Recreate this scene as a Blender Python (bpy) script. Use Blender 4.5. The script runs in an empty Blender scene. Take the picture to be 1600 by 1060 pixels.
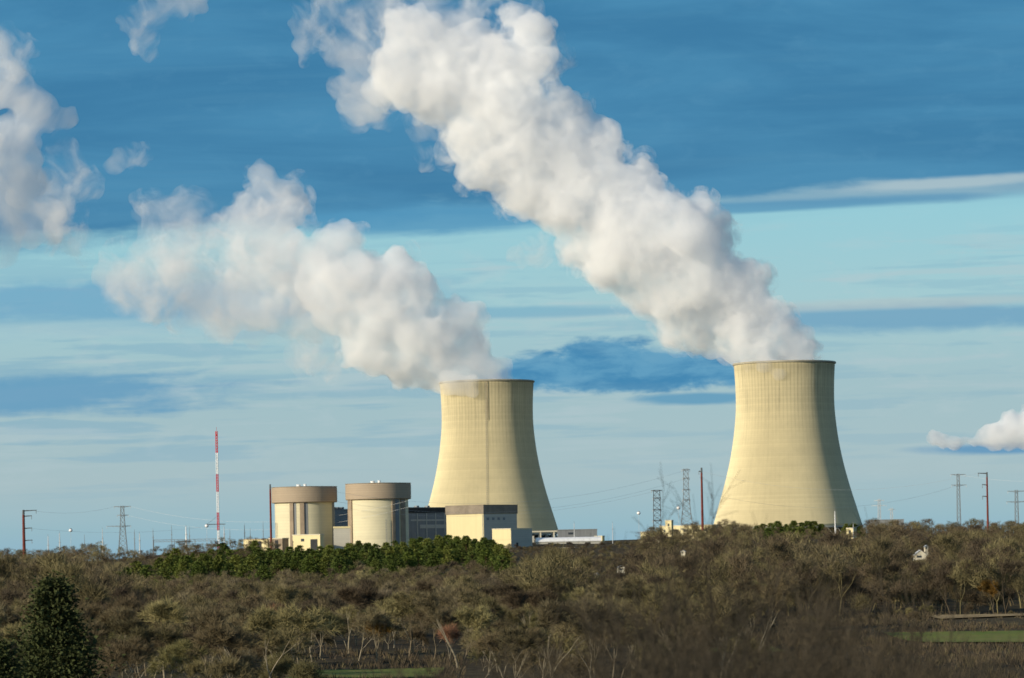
import bpy, bmesh, math, random
import numpy as np
from mathutils import Vector, Matrix, noise as mnoise

# ------------------------------------------------------------------ camera, sky, sun, exposure
SC = bpy.context.scene
COL = SC.collection
R = math.radians
F = 5500.0            # focal length in photograph pixels (1600 wide)
YH = 868.0            # row of the level line below the picture's centre
ROLL = R(1.1)         # the photograph is tilted by about a degree
CZ = 30.0             # height of the camera above datum

cam_d = bpy.data.cameras.new('camera')
cam = bpy.data.objects.new('camera', cam_d)
COL.objects.link(cam)
cam.matrix_world = Matrix.Translation((0, 0, CZ)) @ Matrix.Rotation(R(90), 4, 'X') @ Matrix.Rotation(-ROLL, 4, 'Z')
cam_d.sensor_width = 36.0
cam_d.lens = F / 1600 * 36.0
cam_d.shift_y = (YH - 530.0) / 1600.0
cam_d.clip_start = 1.0
cam_d.clip_end = 60000.0
cam_d.dof.use_dof = True
cam_d.dof.focus_distance = 440.0
cam_d.dof.aperture_fstop = 1.1
SC.camera = cam

SUN_EL, SUN_DIR = R(17), Vector((-0.82, -0.57, 0)).normalized()
sun_d = bpy.data.lights.new('sun', 'SUN')
sun_d.energy = 4.1
sun_d.angle = R(0.6)
sun_d.color = (1.0, 0.87, 0.68)
sun = bpy.data.objects.new('sun', sun_d)
COL.objects.link(sun)
to_sun = SUN_DIR * math.cos(SUN_EL) + Vector((0, 0, math.sin(SUN_EL)))
sun.rotation_euler = to_sun.to_track_quat('Z', 'Y').to_euler()

SC.view_settings.view_transform = 'Standard'
SC.view_settings.look = 'None'
SC.view_settings.gamma = 1.0
SC.view_settings.exposure = 0.25
SC.cycles.max_bounces = 20
SC.cycles.diffuse_bounces = 3
SC.cycles.glossy_bounces = 2
SC.cycles.volume_bounces = 20
SC.cycles.transparent_max_bounces = 48
SC.cycles.volume_step_rate = 0.5
SC.cycles.volume_max_steps = 256
SC.cycles.use_denoising = True


class NT:
    """small node builder: values, sockets and python numbers mix freely"""
    def __init__(s, tree):
        s.t = tree

    def n(s, typ, **kw):
        nd = s.t.nodes.new(typ)
        for k, v in kw.items():
            setattr(nd, k, v)
        return nd

    def put(s, sock, v):
        if isinstance(v, bpy.types.NodeSocket):
            s.t.links.new(v, sock)
        elif v is not None:
            sock.default_value = v

    def m(s, op, a, b=None, c=None, clamp=False):
        nd = s.n('ShaderNodeMath', operation=op, use_clamp=clamp)
        for i, v in enumerate((a, b, c)):
            if v is not None:
                s.put(nd.inputs[i], v)
        return nd.outputs[0]

    def smooth(s, x, lo, hi):
        nd = s.n('ShaderNodeMapRange', interpolation_type='SMOOTHSTEP')
        s.put(nd.inputs['Value'], x)
        s.put(nd.inputs['From Min'], lo)
        s.put(nd.inputs['From Max'], hi)
        return nd.outputs['Result']

    def lin(s, x, lo, hi, a, b):
        nd = s.n('ShaderNodeMapRange')
        for k, v in (('Value', x), ('From Min', lo), ('From Max', hi), ('To Min', a), ('To Max', b)):
            s.put(nd.inputs[k], v)
        return nd.outputs['Result']

    def xyz(s, x, y, z):
        nd = s.n('ShaderNodeCombineXYZ')
        for i, v in enumerate((x, y, z)):
            s.put(nd.inputs[i], v)
        return nd.outputs[0]

    def noise(s, vec, scale, detail=4, rough=0.55, dist=0.0):
        nd = s.n('ShaderNodeTexNoise')
        s.put(nd.inputs['Vector'], vec)
        s.put(nd.inputs['Scale'], scale)
        nd.inputs['Detail'].default_value = detail
        nd.inputs['Roughness'].default_value = rough
        nd.inputs['Distortion'].default_value = dist
        return nd.outputs['Fac']

    def mix(s, f, a, b):
        nd = s.n('ShaderNodeMix', data_type='RGBA')
        s.put(nd.inputs[0], f)
        s.put(nd.inputs[6], a)
        s.put(nd.inputs[7], b)
        return nd.outputs[2]


def srgb(r, g, b):
    f = lambda c: c / 12.92 if c <= 0.04045 else ((c + 0.055) / 1.055) ** 2.4
    return (f(r / 255), f(g / 255), f(b / 255), 1.0)


def make_world():
    w = bpy.data.worlds.new('World')
    SC.world = w
    w.use_nodes = True
    t = w.node_tree
    t.nodes.clear()
    q = NT(t)
    sky = q.n('ShaderNodeTexSky', sky_type='NISHITA')
    sky.sun_disc = False
    sky.sun_elevation = SUN_EL
    sky.sun_rotation = math.atan2(SUN_DIR.x, SUN_DIR.y)
    sky.air_density = 1.0
    sky.dust_density = 0.6
    sky.ozone_density = 2.5
    base = q.n('ShaderNodeVectorMath', operation='MULTIPLY')
    t.links.new(sky.outputs[0], base.inputs[0])
    base.inputs[1].default_value = (0.85, 1.04, 1.12)
    # cloud decks: directions of the sky as tangents of azimuth and elevation, in thousandths
    geo = q.n('ShaderNodeTexCoord')
    sep = q.n('ShaderNodeSeparateXYZ')
    t.links.new(geo.outputs['Generated'], sep.inputs[0])
    yy = q.m('MAXIMUM', sep.outputs[1], 0.02)
    u = q.m('MULTIPLY', q.m('DIVIDE', sep.outputs[0], yy), 1000)   # -145 .. 145 in the picture
    v = q.m('MULTIPLY', q.m('DIVIDE', sep.outputs[2], yy), 1000)   # 0 .. 158
    # tangents measured along the tilted streaks
    vt = q.m('ADD', v, q.m('MULTIPLY', u, -0.012))
    K = 10.0   # strengths below are display radiances; Background strength is 1/K
    c1 = q.xyz(q.m('MULTIPLY', u, 0.008), q.m('MULTIPLY', vt, 0.05), 3.1)
    c2 = q.xyz(q.m('MULTIPLY', u, 0.020), q.m('MULTIPLY', vt, 0.15), 7.7)
    c3 = q.xyz(q.m('MULTIPLY', u, 0.016), q.m('MULTIPLY', vt, 0.26), 1.3)
    n1 = q.noise(c1, 1.0, 5, 0.6, 0.4)
    n2 = q.noise(c2, 1.0, 5, 0.58, 0.3)
    n3 = q.noise(c3, 1.0, 4, 0.5, 0.2)
    a1 = q.m('SUBTRACT', n1, 0.5)
    a2 = q.m('SUBTRACT', n2, 0.5)
    a3 = q.m('SUBTRACT', n3, 0.5)

    def col(r, g, b):
        c = srgb(r, g, b)
        e = 2 ** 0.25
        return (c[0] * K / e, c[1] * K / e, c[2] * K / e, 1)
    # clear gap behind the decks: pale cyan above, greyer to the horizon
    ramp = q.n('ShaderNodeValToRGB')
    cr = ramp.color_ramp
    q.put(ramp.inputs[0], q.m('DIVIDE', v, 160))
    stops = [(0.0, (138, 180, 204)), (0.06, (150, 186, 200)), (0.14, (166, 190, 198)), (0.30, (160, 190, 199)), (0.45, (162, 201, 208)),
             (0.60, (150, 203, 214)), (0.75, (108, 172, 200)), (1.0, (66, 132, 172))]
    cr.elements[0].position = 0
    cr.elements[1].position = 1
    for p, c in stops[1:-1]:
        cr.elements.new(p)
    for e, (p, c) in zip(cr.elements, stops):
        e.position = p
        cc = srgb(*c)
        e.color = cc
    rs = q.n('ShaderNodeVectorMath', operation='SCALE')
    t.links.new(ramp.outputs[0], rs.inputs[0])
    rs.inputs['Scale'].default_value = K / 2 ** 0.25
    lay = q.mix(0.9, base.outputs[0], rs.outputs[0])
    # low streaks, blue grey and whitish
    lowband = q.m('MULTIPLY', q.smooth(vt, 8, 40), q.m('SUBTRACT', 1.0, q.smooth(vt, 78, 100)))
    leftw = q.lin(u, -150, 60, 1.0, 0.55)
    m = q.m('MULTIPLY', q.m('MULTIPLY', q.smooth(q.m('ADD', a3, q.m('MULTIPLY', a2, 0.8)), 0.02, 0.16), lowband), leftw)
    lay = q.mix(q.m('MULTIPLY', m, 0.42), lay, col(116, 167, 194))
    m = q.m('MULTIPLY', q.smooth(q.m('SUBTRACT', q.m('MULTIPLY', a2, 0.9), a3), 0.06, 0.22), lowband)
    lay = q.mix(q.m('MULTIPLY', m, 0.4), lay, col(178, 198, 204))
    # a long bluish bank low on the left
    n4 = q.noise(q.xyz(q.m('MULTIPLY', u, 0.07), q.m('MULTIPLY', vt, 0.16), 5.5), 1.0, 6, 0.6, 0.3)
    a4 = q.m('SUBTRACT', n4, 0.5)

    def bank(lay, u0, v0, ru, rv, colour, amt, wob=1.0, soft=0.35, tilt=0.0, rag4=0.6):
        du = q.m('DIVIDE', q.m('SUBTRACT', u, u0), ru)
        dv = q.m('DIVIDE', q.m('SUBTRACT', q.m('ADD', v, q.m('MULTIPLY', q.m('SUBTRACT', u, u0), -tilt)), v0), rv)
        d = q.m('SQRT', q.m('ADD', q.m('MULTIPLY', du, du), q.m('MULTIPLY', dv, dv)))
        d = q.m('ADD', d, q.m('MULTIPLY', q.m('ADD', q.m('ADD', a2, q.m('MULTIPLY', a3, 0.8)), q.m('MULTIPLY', a4, rag4)), 2.2 * wob))
        f = q.m('SUBTRACT', 1.0, q.smooth(d, 1.0 - soft, 1.0 + soft))
        return q.mix(q.m('MULTIPLY', f, amt), lay, colour)
    lay = q.mix(q.m('MULTIPLY', q.smooth(a4, 0.0, 0.22), q.m('MULTIPLY', lowband, 0.22)), lay, col(186, 203, 208))
    lay = bank(lay, -140, 49, 60, 5.5, col(90, 152, 190), 0.8, 0.8, 0.5)
    lay = bank(lay, -110, 74, 75, 7, col(98, 160, 196), 0.7, 0.9, 0.6)
    lay = bank(lay, -125, 66.5, 60, 2.6, col(164, 198, 206), 0.6, 0.6)
    # overcast deck above, with a ragged, gently rising lower edge
    edge = q.m('ADD', q.lin(u, -145, 145, 92.0, 101.5), q.m('MULTIPLY', q.smooth(u, -60, -125), -3.0))
    rag = q.m('ADD', q.m('ADD', q.m('MULTIPLY', a1, 16.0), q.m('MULTIPLY', a2, 9.0)), q.m('MULTIPLY', a4, 7.0))
    deck = q.smooth(q.m('SUBTRACT', q.m('ADD', v, rag), edge), -3.0, 6.0)
    deepc = q.mix(q.smooth(n1, 0.35, 0.68), col(61, 123, 164), col(74, 138, 177))
    deepc = q.mix(q.m('MULTIPLY', q.smooth(a3, 0.02, 0.2), 0.14), deepc, col(92, 150, 182))
    deepc = q.mix(q.m('MULTIPLY', q.smooth(a4, 0.02, 0.25), 0.20), deepc, col(96, 154, 188))
    lay = q.mix(q.m('MULTIPLY', deck, 0.96), lay, deepc)
    # pale sunlit fringe along the deck on the right, thin blue bank below it
    lay = bank(lay, 120, 101.5, 65, 3.0, col(134, 172, 192), 0.9, 0.55, 0.5, 0.045)
    lay = bank(lay, 128, 103.5, 30, 1.6, col(172, 194, 202), 0.8, 0.5, 0.5, 0.045)
    lay = bank(lay, 70, 97.5, 62, 1.6, col(82, 146, 184), 0.75, 0.4, 0.5, 0.03)
    lay = bank(lay, -22, 96, 40, 4.0, col(84, 150, 188), 0.85, 0.6, 0.5, 0.02)
    lay = bank(lay, 115, 65.5, 55, 4.0, col(116, 166, 194), 0.9, 0.6, 0.4, 0.015)
    lay = bank(lay, 118, 69.5, 55, 1.6, col(180, 195, 197), 0.55, 0.5, 0.5, 0.015)
    # the dark lens of cloud between the towers
    lensc = q.mix(q.smooth(q.m('ADD', n4, q.m('MULTIPLY', a2, 0.8)), 0.34, 0.66), col(70, 136, 178), col(98, 158, 192))
    for u0, v0, ru, rv in ((33, 50.3, 41, 4.6), (12, 53.0, 15, 4.6), (27, 55.2, 14, 6.2), (40, 53.6, 13, 5.0), (53, 52.4, 13, 5.2), (66, 50.0, 10, 3.4)):
        lay = bank(lay, u0, v0, ru, rv, lensc, 0.93, 0.30, 0.26, 0.0, 2.4)
    lay = bank(lay, 137, 27.6, 20, 1.5, col(92, 148, 188), 0.85, 0.4, 0.5)
    lay = bank(lay, 53, 43.5, 17, 1.6, col(98, 156, 188), 0.9, 0.35, 0.4)
    lay = bank(lay, 0, 69, 40, 1.6, col(120, 174, 198), 0.7, 0.45, 0.5)
    front = q.smooth(sep.outputs[1], 0.25, 0.6)
    up = q.m('SUBTRACT', 1.0, q.smooth(v, 260, 600))
    fin = q.mix(q.m('MULTIPLY', front, up), base.outputs[0], lay)
    bg = q.n('ShaderNodeBackground')
    t.links.new(fin, bg.inputs['Color'])
    bg.inputs['Strength'].default_value = 1.0 / K
    out = q.n('ShaderNodeOutputWorld')
    t.links.new(bg.outputs[0], out.inputs['Surface'])


make_world()

# ------------------------------------------------------------------ pixel rays to the world
CR, SR = math.cos(ROLL), math.sin(ROLL)


def at(px, py, D):
    dx, dy = px - 800.0, YH - py
    return Vector(((dx * CR + dy * SR) * D / F, D, CZ + (-dx * SR + dy * CR) * D / F))


def mpp(D):
    return D / F


G_D = [0, 60, 200, 450, 700, 900, 1100, 1400, 1650, 1900, 2200, 2500, 2800, 3300, 4200, 6000, 25000]
G_U = [-0.1455, -0.0727, 0.0, 0.0727, 0.1455]
G_T = np.array([
    [-9, -10, -16, -21, -22, -22, -21.5, -21, -19, -15, -11, -6, -3, -3, -4, -10, -30],
    [-9, -10, -16, -21, -22, -22, -21.5, -21, -19, -14, -5, 4, 9, 10, 0, -10, -30],
    [-9, -10, -16, -21, -22, -22, -21.5, -21, -19, -13, -4, 5, 10, 11, 4, -10, -30],
    [-9, -10, -16, -21, -22, -22, -21, -18, -14, -8, -1, 6, 10, 11, 4, -10, -30],
    [-9, -10, -16, -21, -22, -22, -21, -18, -14, -9, -3, 2, 4, 5, 0, -10, -30]], dtype=float)


def ground_np(X, Y):
    X, Y = np.asarray(X, float), np.asarray(Y, float)
    D = np.clip(Y, 0, 25000)
    u = np.clip(X / np.maximum(D, 150), -0.1455, 0.1455)
    rows = np.array([np.interp(D, G_D, r) for r in G_T])
    fu = (u + 0.1455) / 0.07275
    i = np.clip(fu.astype(int), 0, 3)
    f = np.clip(fu - i, 0, 1)
    f = f * f * (3 - 2 * f)
    idx = np.arange(D.size).reshape(D.shape)
    rr = rows.reshape(5, -1)
    a = rr[i.ravel(), idx.ravel()]
    b = rr[np.minimum(i + 1, 4).ravel(), idx.ravel()]
    g = a + (b - a) * f.ravel()
    g = g.reshape(D.shape) + 0.8 * np.sin(X * 0.021 + 1.7) * np.sin(Y * 0.017) + 0.4 * np.sin(X * 0.05) * np.cos(Y * 0.043 + 0.6)
    return g + CZ


def ground(x, y):
    return float(ground_np(np.array([x]), np.array([y]))[0])


# ------------------------------------------------------------------ mesh helpers
class MB:
    def __init__(s):
        s.v, s.f = [], []

    def face(s, pts):
        i = len(s.v)
        s.v += [tuple(p) for p in pts]
        s.f.append(tuple(range(i, i + len(pts))))

    def box(s, x0, x1, y0, y1, z0, z1):
        i = len(s.v)
        s.v += [(x0, y0, z0), (x1, y0, z0), (x1, y1, z0), (x0, y1, z0), (x0, y0, z1), (x1, y0, z1), (x1, y1, z1), (x0, y1, z1)]
        s.f += [tuple(i + k for k in q) for q in ((0, 3, 2, 1), (4, 5, 6, 7), (0, 1, 5, 4), (1, 2, 6, 5), (2, 3, 7, 6), (3, 0, 4, 7))]

    def tube(s, p0, p1, r0, r1=None, n=6, cap=True):
        r1 = r0 if r1 is None else r1
        p0, p1 = Vector(p0), Vector(p1)
        d = (p1 - p0)
        if d.length < 1e-6:
            return
        d.normalize()
        a = d.orthogonal().normalized()
        b = d.cross(a)
        i = len(s.v)
        for p, r in ((p0, r0), (p1, r1)):
            for k in range(n):
                t = 2 * math.pi * k / n
                s.v.append(tuple(p + (a * math.cos(t) + b * math.sin(t)) * r))
        for k in range(n):
            s.f.append((i + k, i + (k + 1) % n, i + n + (k + 1) % n, i + n + k))
        if cap:
            s.f.append(tuple(i + n - 1 - k for k in range(n)))
            s.f.append(tuple(i + n + k for k in range(n)))

    def lathe(s, prof, n=96, closed=False, a0=0.0, a1=2 * math.pi):
        full = abs(a1 - a0 - 2 * math.pi) < 1e-6
        m = n if full else n + 1
        i = len(s.v)
        for r, z in prof:
            for k in range(m):
                t = a0 + (a1 - a0) * k / n
                s.v.append((r * math.cos(t), r * math.sin(t), z))
        L = len(prof)
        for j in range(L if closed else L - 1):
            j2 = (j + 1) % L
            for k in range(n):
                k2 = (k + 1) % m
                s.f.append((i + j * m + k, i + j * m + k2, i + j2 * m + k2, i + j2 * m + k))
        if not full and closed:
            s.f.append(tuple(i + j * m for j in range(L)))
            s.f.append(tuple(i + (L - 1 - j) * m + n for j in range(L)))

    def ball(s, c, r, nu=12, nv=8, sz=1.0):
        c = Vector(c)
        i = len(s.v)
        s.v.append((c.x, c.y, c.z + r * sz))
        for j in range(1, nv):
            a = math.pi * j / nv
            for k in range(nu):
                t = 2 * math.pi * k / nu
                s.v.append((c.x + r * math.sin(a) * math.cos(t), c.y + r * math.sin(a) * math.sin(t), c.z + r * sz * math.cos(a)))
        s.v.append((c.x, c.y, c.z - r * sz))
        for k in range(nu):
            s.f.append((i, i + 1 + k, i + 1 + (k + 1) % nu))
            for j in range(nv - 2):
                a = i + 1 + j * nu
                s.f.append((a + k, a + nu + k, a + nu + (k + 1) % nu, a + (k + 1) % nu))
            a = i + 1 + (nv - 2) * nu
            s.f.append((a + k, i + 1 + (nv - 1) * nu, a + (k + 1) % nu))

    def mesh(s, name, mat, smooth=False):
        me = bpy.data.meshes.new(name)
        me.from_pydata(s.v, [], s.f)
        me.materials.append(mat)
        if smooth:
            me.polygons.foreach_set('use_smooth', [True] * len(me.polygons))
        me.update()
        return me

    def build(s, name, mat, parent=None, smooth=False):
        o = bpy.data.objects.new(name, s.mesh(name, mat, smooth))
        COL.objects.link(o)
        if parent:
            o.parent = parent
        return o


def tag(o, label=None, cat=None, group=None, kind=None):
    for k, v in (('label', label), ('category', cat), ('group', group), ('kind', kind)):
        if v:
            o[k] = v
    return o


def empty(name, loc, rz=0.0):
    o = bpy.data.objects.new(name, None)
    COL.objects.link(o)
    o.location = loc
    o.rotation_euler = (0, 0, rz)
    return o


def copy_tree(o, parent=None):
    c = o.copy()
    COL.objects.link(c)
    if parent:
        c.parent = parent
    for ch in list(o.children):
        copy_tree(ch, c)
    return c


def np_mesh(name, V, T, mat, tint=None):
    """triangle mesh from arrays"""
    me = bpy.data.meshes.new(name)
    me.vertices.add(len(V))
    me.vertices.foreach_set('co', np.ascontiguousarray(V, np.float32).ravel())
    me.loops.add(T.size)
    me.loops.foreach_set('vertex_index', np.ascontiguousarray(T, np.int32).ravel())
    me.polygons.add(len(T))
    me.polygons.foreach_set('loop_start', np.arange(0, T.size, 3, dtype=np.int32))
    me.polygons.foreach_set('loop_total', np.full(len(T), 3, np.int32))
    me.materials.append(mat)
    if tint is not None:
        a = me.attributes.new('tint', 'FLOAT', 'POINT')
        a.data.foreach_set('value', np.ascontiguousarray(tint, np.float32))
    me.update(calc_edges=True)
    me.validate()
    return me


# ------------------------------------------------------------------ materials
def material(name, base, rough=0.85, var=0.25, scale=0.4, metal=0.0, fine=None):
    """plain painted or mineral surface with soft mottling"""
    m = bpy.data.materials.new(name)
    m.use_nodes = True
    t = m.node_tree
    q = NT(t)
    b = t.nodes['Principled BSDF']
    tc = q.n('ShaderNodeTexCoord')
    n = q.noise(tc.outputs['Object'], scale, 5, 0.65)
    c2 = tuple(x * (1 - var) for x in base) + (1,)
    c1 = tuple(min(1, x * (1 + var * 0.6)) for x in base) + (1,)
    t.links.new(q.mix(q.smooth(n, 0.3, 0.7), c2, c1), b.inputs['Base Color'])
    b.inputs['Roughness'].default_value = rough
    b.inputs['Metallic'].default_value = metal
    b.inputs['Specular IOR Level'].default_value = 0.25
    return m


def cladding_material(name, base, pitch=1.2, vertical=True, depth=0.12, var=0.15):
    """sheet cladding: seams and slight panel to panel changes"""
    m = bpy.data.materials.new(name)
    m.use_nodes = True
    t = m.node_tree
    q = NT(t)
    b = t.nodes['Principled BSDF']
    tc = q.n('ShaderNodeTexCoord')
    sp = q.n('ShaderNodeSeparateXYZ')
    t.links.new(tc.outputs['Object'], sp.inputs[0])
    s = q.m('ADD', sp.outputs[0], sp.outputs[1]) if vertical else sp.outputs[2]
    fr = q.m('FRACT', q.m('DIVIDE', s, pitch))
    seam = q.m('LESS_THAN', fr, 0.12)
    cell = q.m('FLOOR', q.m('DIVIDE', s, pitch))
    wn = q.n('ShaderNodeTexWhiteNoise', noise_dimensions='1D')
    t.links.new(cell, wn.inputs['W'])
    n = q.noise(tc.outputs['Object'], 0.15, 5, 0.65)
    k = q.m('ADD', q.m('MULTIPLY', q.m('ADD', q.m('MULTIPLY', wn.outputs[0], 0.4), n), var), 1 - var * 0.7)
    k = q.m('MULTIPLY', k, q.m('SUBTRACT', 1.0, q.m('MULTIPLY', seam, depth)))
    sc = q.n('ShaderNodeVectorMath', operation='SCALE')
    sc.inputs[0].default_value = base
    t.links.new(k, sc.inputs['Scale'])
    t.links.new(sc.outputs[0], b.inputs['Base Color'])
    b.inputs['Roughness'].default_value = 0.7
    b.inputs['Specular IOR Level'].default_value = 0.25
    return m


def tower_material():
    m = bpy.data.materials.new('tower_concrete')
    m.use_nodes = True
    t = m.node_tree
    q = NT(t)
    b = t.nodes['Principled BSDF']
    tc = q.n('ShaderNodeTexCoord')
    sp = q.n('ShaderNodeSeparateXYZ')
    t.links.new(tc.outputs['Object'], sp.inputs[0])
    ang = q.m('ARCTAN2', sp.outputs[1], sp.outputs[0])
    z = sp.outputs[2]
    rnd = q.n('ShaderNodeObjectInfo').outputs['Random']
    # lift joints: one ring of formwork every 1.8 m
    lift = q.m('FLOOR', q.m('DIVIDE', z, 1.8))
    wn = q.n('ShaderNodeTexWhiteNoise', noise_dimensions='1D')
    t.links.new(lift, wn.inputs['W'])
    joint = q.m('LESS_THAN', q.m('FRACT', q.m('DIVIDE', z, 1.8)), 0.10)
    # meridian ribs, 84 round the shell
    rib = q.m('FRACT', q.m('MULTIPLY', ang, 84 / (2 * math.pi)))
    ribm = q.m('LESS_THAN', q.m('ABSOLUTE', q.m('SUBTRACT', rib, 0.5)), 0.13)
    high = q.smooth(z, 75, 128)
    streak = q.noise(q.xyz(q.m('MULTIPLY', ang, 14.0), q.m('MULTIPLY', z, 0.018), rnd), 1.0, 5, 0.7)
    streak2 = q.noise(q.xyz(q.m('MULTIPLY', ang, 40.0), q.m('MULTIPLY', z, 0.012), 4.0), 1.0, 3, 0.6)
    big = q.noise(tc.outputs['Object'], 0.02, 6, 0.65)
    fine = q.noise(tc.outputs['Object'], 0.25, 4, 0.6)
    k = q.m('ADD', 0.74, q.m('MULTIPLY', big, 0.44))
    k = q.m('ADD', k, q.m('MULTIPLY', q.m('SUBTRACT', fine, 0.5), 0.10))
    k = q.m('ADD', k, q.m('MULTIPLY', q.m('SUBTRACT', wn.outputs[0], 0.5), 0.07))
    k = q.m('SUBTRACT', k, q.m('MULTIPLY', joint, 0.07))
    k = q.m('SUBTRACT', k, q.m('MULTIPLY', ribm, q.m('ADD', 0.02, q.m('MULTIPLY', high, 0.12))))
    k = q.m('SUBTRACT', k, q.m('MULTIPLY', q.smooth(streak, 0.5, 0.75), q.m('ADD', 0.06, q.m('MULTIPLY', high, 0.20))))
    k = q.m('SUBTRACT', k, q.m('MULTIPLY', q.smooth(streak2, 0.55, 0.8), q.m('MULTIPLY', high, 0.14)))
    # soot-grey weathered collar under the rim
    k = q.m('SUBTRACT', k, q.m('MULTIPLY', q.smooth(q.m('ADD', z, q.m('MULTIPLY', streak, 14)), 138, 152), 0.16))
    sc = q.n('ShaderNodeVectorMath', operation='SCALE')
    sc.inputs[0].default_value = (0.64, 0.562, 0.35)
    t.links.new(k, sc.inputs['Scale'])
    t.links.new(sc.outputs[0], b.inputs['Base Color'])
    b.inputs['Roughness'].default_value = 0.9
    b.inputs['Diffuse Roughness'].default_value = 1.0
    b.inputs['Specular IOR Level'].default_value = 0.2
    return m


def plant_material(name, stops, attr=False, scale=0.6, trans=0.0):
    """twigs, bark or needles: hue changes from plant to plant, mottling within"""
    m = bpy.data.materials.new(name)
    m.use_nodes = True
    t = m.node_tree
    q = NT(t)
    b = t.nodes['Principled BSDF']
    if attr:
        a = q.n('ShaderNodeAttribute', attribute_name='tint')
        rnd = a.outputs['Fac']
    else:
        rnd = q.n('ShaderNodeObjectInfo').outputs['Random']
    ramp = q.n('ShaderNodeValToRGB')
    ramp.color_ramp.interpolation = 'LINEAR'
    cr = ramp.color_ramp
    for _ in stops[2:]:
        cr.elements.new(0.5)
    for i, (e, c) in enumerate(zip(cr.elements, stops)):
        e.position = i / (len(stops) - 1)
        e.color = (*c, 1)
    q.put(ramp.inputs[0], rnd)
    tc = q.n('ShaderNodeTexCoord')
    n = q.noise(tc.outputs['Object'], scale, 4, 0.6)
    k = q.lin(n, 0.3, 0.7, 0.65, 1.35)
    sc = q.n('ShaderNodeVectorMath', operation='SCALE')
    t.links.new(ramp.outputs[0], sc.inputs[0])
    t.links.new(k, sc.inputs['Scale'])
    t.links.new(sc.outputs[0], b.inputs['Base Color'])
    b.inputs['Roughness'].default_value = 0.95
    b.inputs['Specular IOR Level'].default_value = 0.1
    return m


def terrain_material():
    m = bpy.data.materials.new('leaf_litter_ground')
    m.use_nodes = True
    t = m.node_tree
    q = NT(t)
    b = t.nodes['Principled BSDF']
    tc = q.n('ShaderNodeTexCoord')
    n = q.noise(tc.outputs['Object'], 0.02, 8, 0.65)
    n2 = q.noise(tc.outputs['Object'], 0.3, 6, 0.7)
    c = q.mix(q.smooth(n, 0.4, 0.62), (0.085, 0.066, 0.038, 1), (0.125, 0.105, 0.055, 1))
    c = q.mix(q.smooth(n2, 0.35, 0.75), (0.050, 0.040, 0.025, 1), c)
    t.links.new(c, b.inputs['Base Color'])
    b.inputs['Roughness'].default_value = 1.0
    b.inputs['Specular IOR Level'].default_value = 0.05
    return m


def field_material(name, c1, c2, c3=None):
    m = bpy.data.materials.new(name)
    m.use_nodes = True
    t = m.node_tree
    q = NT(t)
    b = t.nodes['Principled BSDF']
    tc = q.n('ShaderNodeTexCoord')
    mp = q.n('ShaderNodeMapping')
    mp.inputs['Scale'].default_value = (0.07, 0.035, 1)
    t.links.new(tc.outputs['Object'], mp.inputs[0])
    n = q.noise(mp.outputs[0], 1.0, 7, 0.72)
    n2 = q.noise(mp.outputs[0], 5.0, 6, 0.75)
    c = q.mix(q.smooth(n, 0.38, 0.64), c1 + (1,), c2 + (1,))
    if c3:
        c = q.mix(q.m('MULTIPLY', q.smooth(n2, 0.45, 0.68), 0.75), c, c3 + (1,))
    t.links.new(c, b.inputs['Base Color'])
    b.inputs['Roughness'].default_value = 1.0
    b.inputs['Specular IOR Level'].default_value = 0.05
    return m


def steam_material(name, dens, lo, hi, scale, colour=(1, 1, 1), aniso=0.1, floor=0.0, step=1.0, fall=None, rough=0.66):
    """water vapour: a scattering volume whose density breaks up with turbulence"""
    m = bpy.data.materials.new(name)
    m.use_nodes = True
    t = m.node_tree
    t.nodes.clear()
    q = NT(t)
    tc = q.n('ShaderNodeTexCoord')
    n = q.noise(tc.outputs['Object'], scale, 7, rough, 0.7)
    if fall:      # the steam thins out downwind
        sp = q.n('ShaderNodeSeparateXYZ')
        t.links.new(tc.outputs['Object'], sp.inputs[0])
        dens = q.lin(sp.outputs[0], fall[0], fall[1], dens * fall[2], dens)
    d = q.m('MULTIPLY', q.m('ADD', q.m('MULTIPLY', q.smooth(n, lo, hi), 1 - floor), floor), dens)
    vol = q.n('ShaderNodeVolumePrincipled')
    vol.inputs['Color'].default_value = (*colour, 1)
    vol.inputs['Anisotropy'].default_value = aniso
    t.links.new(d, vol.inputs['Density'])
    white = q.n('ShaderNodeRGB')
    white.outputs[0].default_value = (1, 1, 1, 1)
    tr = q.n('ShaderNodeBsdfTransparent')
    t.links.new(white.outputs[0], tr.inputs[0])
    out = q.n('ShaderNodeOutputMaterial')
    t.links.new(tr.outputs[0], out.inputs['Surface'])
    t.links.new(vol.outputs[0], out.inputs['Volume'])
    try:
        m.cycles.volume_step_rate = step
    except Exception:
        pass
    return m


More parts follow.
